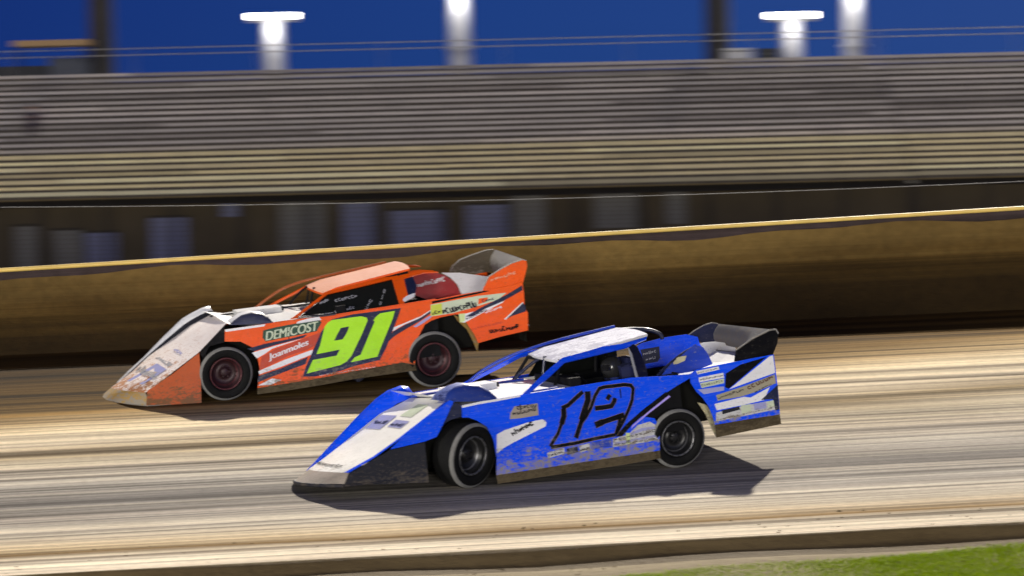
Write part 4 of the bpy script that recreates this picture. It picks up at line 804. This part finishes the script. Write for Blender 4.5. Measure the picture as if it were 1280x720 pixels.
# wall below the stand; added panels stand in for gaps showing dusk light
cs = empty('under_stand_wall', (0, 141.2, -.95), 'dark wall with dim blue grey panels in place of dusk gaps under the grandstand', 'building')
w = MB(); w.box((2, .2, 1.9), (70, .2, 3.8), 'under_wall')
w.build('wall', cs)
for (u0, u1, v0, v1, mt) in ((68, 104, 288, 345, 'gap_grey'), (108, 148, 291, 345, 'gap_blue'), (190, 236, 272, 330, 'gap_blue'), (280, 302, 254, 271, 'gap_blue'), (352, 408, 252, 320, 'gap_grey'), (430, 474, 254, 312, 'gap_blue'), (490, 560, 263, 312, 'gap_blue'),
                             (585, 640, 256, 300, 'gap_blue'), (640, 684, 236, 298, 'gap_grey'), (745, 798, 226, 285, 'gap_grey'), (835, 860, 238, 280, 'gap_grey'), (20, 50, 283, 345, 'gap_grey')):
    k = 141.2 / 4720; xa, xb = (u0 - 640) * k, (u1 - 640) * k
    za = 3.2 + (230 - v0 - (640 - (u0 + u1) / 2) * -.0244) * k + .95; zb = max(.05, 3.2 + (230 - v1 - (640 - (u0 + u1) / 2) * -.0244) * k + .95)
    s = MB(); nslat = max(3, int((za - zb) / .16)); hh = (za - zb) / nslat
    for q in range(nslat): s.box(((xa + xb) / 2, .075, zb + hh * (q + .5)), (xb - xa, .03 + .02 * (q % 2), hh * .93), mt)
    s.box(((xa + xb) / 2, .06, za + .05), (xb - xa + .16, .06, .1), 'stand_dark')
    for xx in (xa - .05, xb + .05): s.box((xx, .06, (za + zb) / 2), (.08, .06, za - zb), 'stand_dark')
    s.build('gap_panel', cs)
# things on and behind the stand
plain('box_white', (.62, .62, .60), .5, var=.15); plain('box_dark', (.02, .022, .022), .6)
t = empty('cool_box', (9.30, 152.0, 8.0), 'white cool box standing on the top row of the grandstand', 'cool box')
p = MB(); p.box((0, 0, .19), (1.05, .42, .34), 'box_white'); p.build('body', t)
p = MB(); p.box((0, 0, .395), (1.11, .46, .07), 'box_white'); p.build('lid', t)
p = MB(); p.tube([(-.5, -.25, .33), (-.35, -.29, .30), (.35, -.29, .30), (.5, -.25, .33)], .02, 'box_dark', 6); p.build('handle', t)
t = empty('equipment_case', (10.50, 152.0, 8.0), 'dark equipment case beside the white cool box on the top row', 'case')
p = MB(); p.box((0, 0, .17), (.92, .4, .32), 'box_dark'); p.build('body', t)
p = MB(); p.box((0, 0, .36), (.94, .42, .06), 'box_dark'); p.build('lid', t)
p = MB(); p.tube([(-.15, -.22, .2), (-.1, -.25, .17), (.1, -.25, .17), (.15, -.22, .2)], .012, 'galvanised', 6); p.build('handle', t)
plain('suit_purple', (.04, .025, .045), .85)
person_seated(frame((-18.4, 146.35, 5.93), (0, -1, 0), (1, 0, 0), (0, 0, 1)), 'spectator in dark purple clothes sitting on the left part of the grandstand', 'suit_purple')

# ------------------------------------------------------------------ floodlight towers, poles, booth, trees
plain('pole_steel', (.50, .50, .52), .5, .3, var=.15, scale=1.5)
plain('lamp_housing', (.25, .25, .26), .5, .3)
plain('lamp_face', (.9, .9, .9), .4, emit=((1, .97, .92), 8))
plain('pole_wood', (.060, .056, .050), .85, var=.35, scale=3)
def tower(x, y, ztop, label, lampw, power):
    o = empty('floodlight_tower', (x, y, -.95), label, 'floodlight', 'floodlight towers behind the grandstand')
    H = ztop + .95
    p = MB(); p.tube([(0, 0, 0), (0, 0, H * .5), (0, 0, H - .1)], [.55, .50, .42], 'pole_steel', 24)
    for z in (H * .3, H * .55, H * .8): p.tube([(0, 0, z - .06), (0, 0, z + .06)], .53, 'pole_steel', 24)
    p.build('pole', o)
    p = MB(); p.box((0, .12, H - .05), (lampw * .95, .14, .14), 'lamp_housing'); p.build('crossarm', o)
    n = 5
    for k in range(n):
        xx = (k - (n - 1) / 2) * lampw / n
        L = MB(); rot = Matrix.Rotation(R(-28), 3, 'X')
        L.box((xx, -.12, H + .02), (lampw / n * .88, .26, .34), 'lamp_housing', rot)
        hd = L.build('lamp_head', o)
        fce = MB(); c = Vector((xx, -.12, H + .02)) + rot @ Vector((0, -.135, 0)); fce.box(c, (lampw / n * .80, .012, .29), 'lamp_face', rot); fce.build('lamp_glass', hd)
    l = bpy.data.lights.new('floodlight', 'POINT'); l.energy = power; l.color = (1, .97, .93); l.shadow_soft_size = .35
    lo = bpy.data.objects.new('floodlight', l); lo.location = (x, y - 1.1, ztop - .45); col.objects.link(lo)
    return o
tower(-9.83, 160, 10.45, 'lit floodlight tower with white lamp bar, above left part of the stand', 2.0, 72)
tower(-1.95, 160, 11.45, 'bright floodlight tower cut off by the top of the picture, near its middle', 2.0, 83)
tower(12.09, 160, 9.95, 'lit floodlight tower with white lamp bar, just right of the dark equipment case', 2.0, 52)
tower(14.71, 160, 11.1, 'floodlight tower cut off by the top edge, rightmost of the lit ones', 2.0, 61)
def pole(x, y, label, arm):
    o = empty('utility_pole', (x, y, -.95), label, 'pole', 'wooden poles behind the grandstand')
    p = MB(); p.tube([(0, 0, 0), (0, 0, 8), (0, 0, 16)], [.58, .54, .48], 'pole_wood', 16); p.build('post', o)
    if arm:
        p = MB(); p.box((-1.1, -.5, 12.45), (1.9, .12, .14), 'galvanised'); p.build('crossarm', o)
    return o
pole(-16.9, 158, 'dark wooden pole with a pale crossarm, behind the left end of the stand', True)
pole(8.85, 158, 'plain dark wooden pole standing just left of the white cool box', False)
plain('booth_wall', (.10, .11, .13), .7); plain('booth_dark', (.012, .014, .02), .6); plain('booth_roof', (.55, .34, .14), .6, var=.2)
bo = empty('scoring_booth', (-19.6, 157, -.95), 'small scoring booth with tan roof edge behind the far left of the stand', 'booth')
p = MB(); p.box((1.5, 0, 4.9), (1.6, 1.6, 9.8), 'booth_wall'); p.build('wall', bo)
p = MB(); p.box((-.85, -.25, 4.75), (2.9, 1.4, 9.5), 'booth_dark'); p.build('front', bo)
p = MB(); p.box((.85, -.2, 10.42), (3.1, 2.2, .24), 'booth_roof'); p.build('roof', bo)
p = MB(); p.tube([(-.5, -.8, 8.4), (-.5, -.8, 10.35)], .06, 'booth_dark', 8); p.tube([(2.2, -.8, 9.6), (2.2, -.8, 10.35)], .06, 'booth_dark', 8); p.build('roof_post', bo)
plain('leaf_dark', (.035, .05, .025), .7, var=.5, scale=2); plain('bark', (.06, .045, .03), .9)
def tree(x, y, z, wdt, label):
    o = empty('tree', (x, y, -.95), label, 'tree', 'trees beyond the grandstand'); rr = random.Random(int(x * 10))
    p = MB(); p.tube([(0, 0, 0), (.1, 0, z * .5), (0, .1, z * .85)], [.28, .2, .08], 'bark', 8)
    for k in range(6):
        a = rr.uniform(0, 6.28); p.tube([(.05, 0, z * rr.uniform(.4, .6)), (math.cos(a) * wdt * .35, math.sin(a) * wdt * .35, z * rr.uniform(.7, .9))], [.1, .03], 'bark', 6)
    p.build('trunk', o)
    c = MB(); vs, fs = [], []
    cl_ = [(rr.gauss(0, wdt * .22), rr.gauss(0, wdt * .22), z * rr.uniform(.55, .9), rr.uniform(.5, 1.1)) for _ in range(26)] + [(0, 0, z * .92, .5)]
    for i in range(5200):
        q = rr.choice(cl_); v = Vector((rr.gauss(0, 1), rr.gauss(0, 1), rr.gauss(0, 1))).normalized() * q[3] * rr.random() ** .4
        pz = min(q[2] + .95 + v.z, z + .95 + rr.uniform(-.3, .05)); a = Vector((rr.uniform(-1, 1), rr.uniform(-1, 1), rr.uniform(-1, 1))).normalized() * .12; b_ = a.cross(Vector((rr.uniform(-1, 1), rr.uniform(-1, 1), rr.uniform(-1, 1))).normalized())
        c0 = Vector((q[0] + v.x, q[1] + v.y, pz)); k0 = len(vs); vs += [c0 - a, c0 + b_ * .5, c0 + a, c0 - b_ * .5]; fs.append((k0, k0 + 1, k0 + 2, k0 + 3))
    c.mesh(vs, fs, 'leaf_dark'); c.build('crown', o)
tree(24.3, 200, 9.55, 3.2, 'dark tree whose crown just tops the right part of the stand, left one')
tree(27.0, 204, 9.45, 3.6, 'dark tree whose crown just tops the stand at the right picture edge')

# ------------------------------------------------------------------ light
def look(o, target):
    d = Vector(target) - o.location; o.rotation_euler = d.to_track_quat('-Z', 'Y').to_euler()
SUN_DIR = Vector((.17, .78, .60))
l = bpy.data.lights.new('sun', 'SUN'); l.energy = 4.0; l.angle = R(1.5); l.color = (1, .925, .80)
o = bpy.data.objects.new('sun', l); col.objects.link(o); o.rotation_euler = (-SUN_DIR).to_track_quat('-Z', 'Y').to_euler(); o.location = (0, 60, 40)
def spot(name, loc, target, power, ang, size, color, blend=.6):
    l = bpy.data.lights.new(name, 'SPOT'); l.energy = power; l.spot_size = R(ang); l.spot_blend = blend; l.shadow_soft_size = size; l.color = color
    o = bpy.data.objects.new(name, l); col.objects.link(o); o.location = loc; look(o, target); return o
# infield floodlights, far behind the camera
spot('infield_floodlight', (-34, -150, 1.5), (0, 70, 2), 4.4e5, 40, 12, (1, .95, .86))
spot('infield_floodlight', (22, -160, 9), (3, 70, 2), 2.6e5, 40, 12, (1, .95, .86))

spot('infield_floodlight', (-122, -40, 5), (0, 45, 1), 3.0e5, 40, 8, (1, .96, .88))
w = bpy.data.worlds.new('World'); sc.world = w; w.use_nodes = True
nt = w.node_tree; bg = nt.nodes['Background']
sky = nd(nt, 'ShaderNodeTexSky', sky_type='NISHITA'); sky.sun_disc = False; sky.sun_elevation = R(1.0); sky.sun_rotation = R(150); sky.ozone_density = 7; sky.dust_density = .3; sky.air_density = 1.0; sky.altitude = 100
tcw = nd(nt, 'ShaderNodeTexCoord')
# dusk sky a little paler towards the side where the sun went down
sxw = nd(nt, 'ShaderNodeSeparateXYZ'); nt.links.new(tcw.outputs['Generated'], sxw.inputs[0])
mw = nd(nt, 'ShaderNodeMapRange'); mw.inputs['From Min'].default_value = -.16; mw.inputs['From Max'].default_value = .16; nt.links.new(sxw.outputs['X'], mw.inputs['Value'])
skyg = ramp(nt, [(0, (.42, .50, .72)), (.5, (.85, .95, 1.0)), (1, (1.45, 1.3, 1.2))]); nt.links.new(mw.outputs[0], skyg.inputs[0])
va = nd(nt, 'ShaderNodeVectorMath', operation='ADD'); va.inputs[1].default_value = (0, 0, .16)
vn = nd(nt, 'ShaderNodeVectorMath', operation='NORMALIZE'); nt.links.new(tcw.outputs['Generated'], va.inputs[0]); nt.links.new(va.outputs[0], vn.inputs[0]); nt.links.new(vn.outputs[0], sky.inputs[0])
nt.links.new(mixrgb(nt, mixrgb(nt, sky.outputs[0], (.06, .012, .02), 1.0, 'ADD'), skyg.outputs[0], 1.0, 'MULTIPLY'), bg.inputs[0]); bg.inputs[1].default_value = .12

# ------------------------------------------------------------------ camera
cam = bpy.data.cameras.new('camera'); cam.lens = 132.75; cam.sensor_width = 36; cam.clip_end = 6000; cam.clip_start = .5
co = bpy.data.objects.new('camera', cam); col.objects.link(co)
co.matrix_world = Matrix.Translation((0, 0, 3.2)) @ Matrix.Rotation(math.pi / 2 - 130 / 4720, 4, 'X') @ Matrix.Rotation(R(-1.4), 4, 'Z')
cam.dof.use_dof = True; cam.dof.focus_distance = 43.0; cam.dof.aperture_fstop = 4.0; cam.dof.aperture_ratio = .10
sc.camera = co
sc.view_settings.view_transform = 'Standard'; sc.view_settings.look = 'None'; sc.view_settings.exposure = 1.0; sc.view_settings.gamma = 1
sc.render.engine = 'CYCLES'; sc.cycles.use_denoising = True
sc.cycles.max_bounces = 6
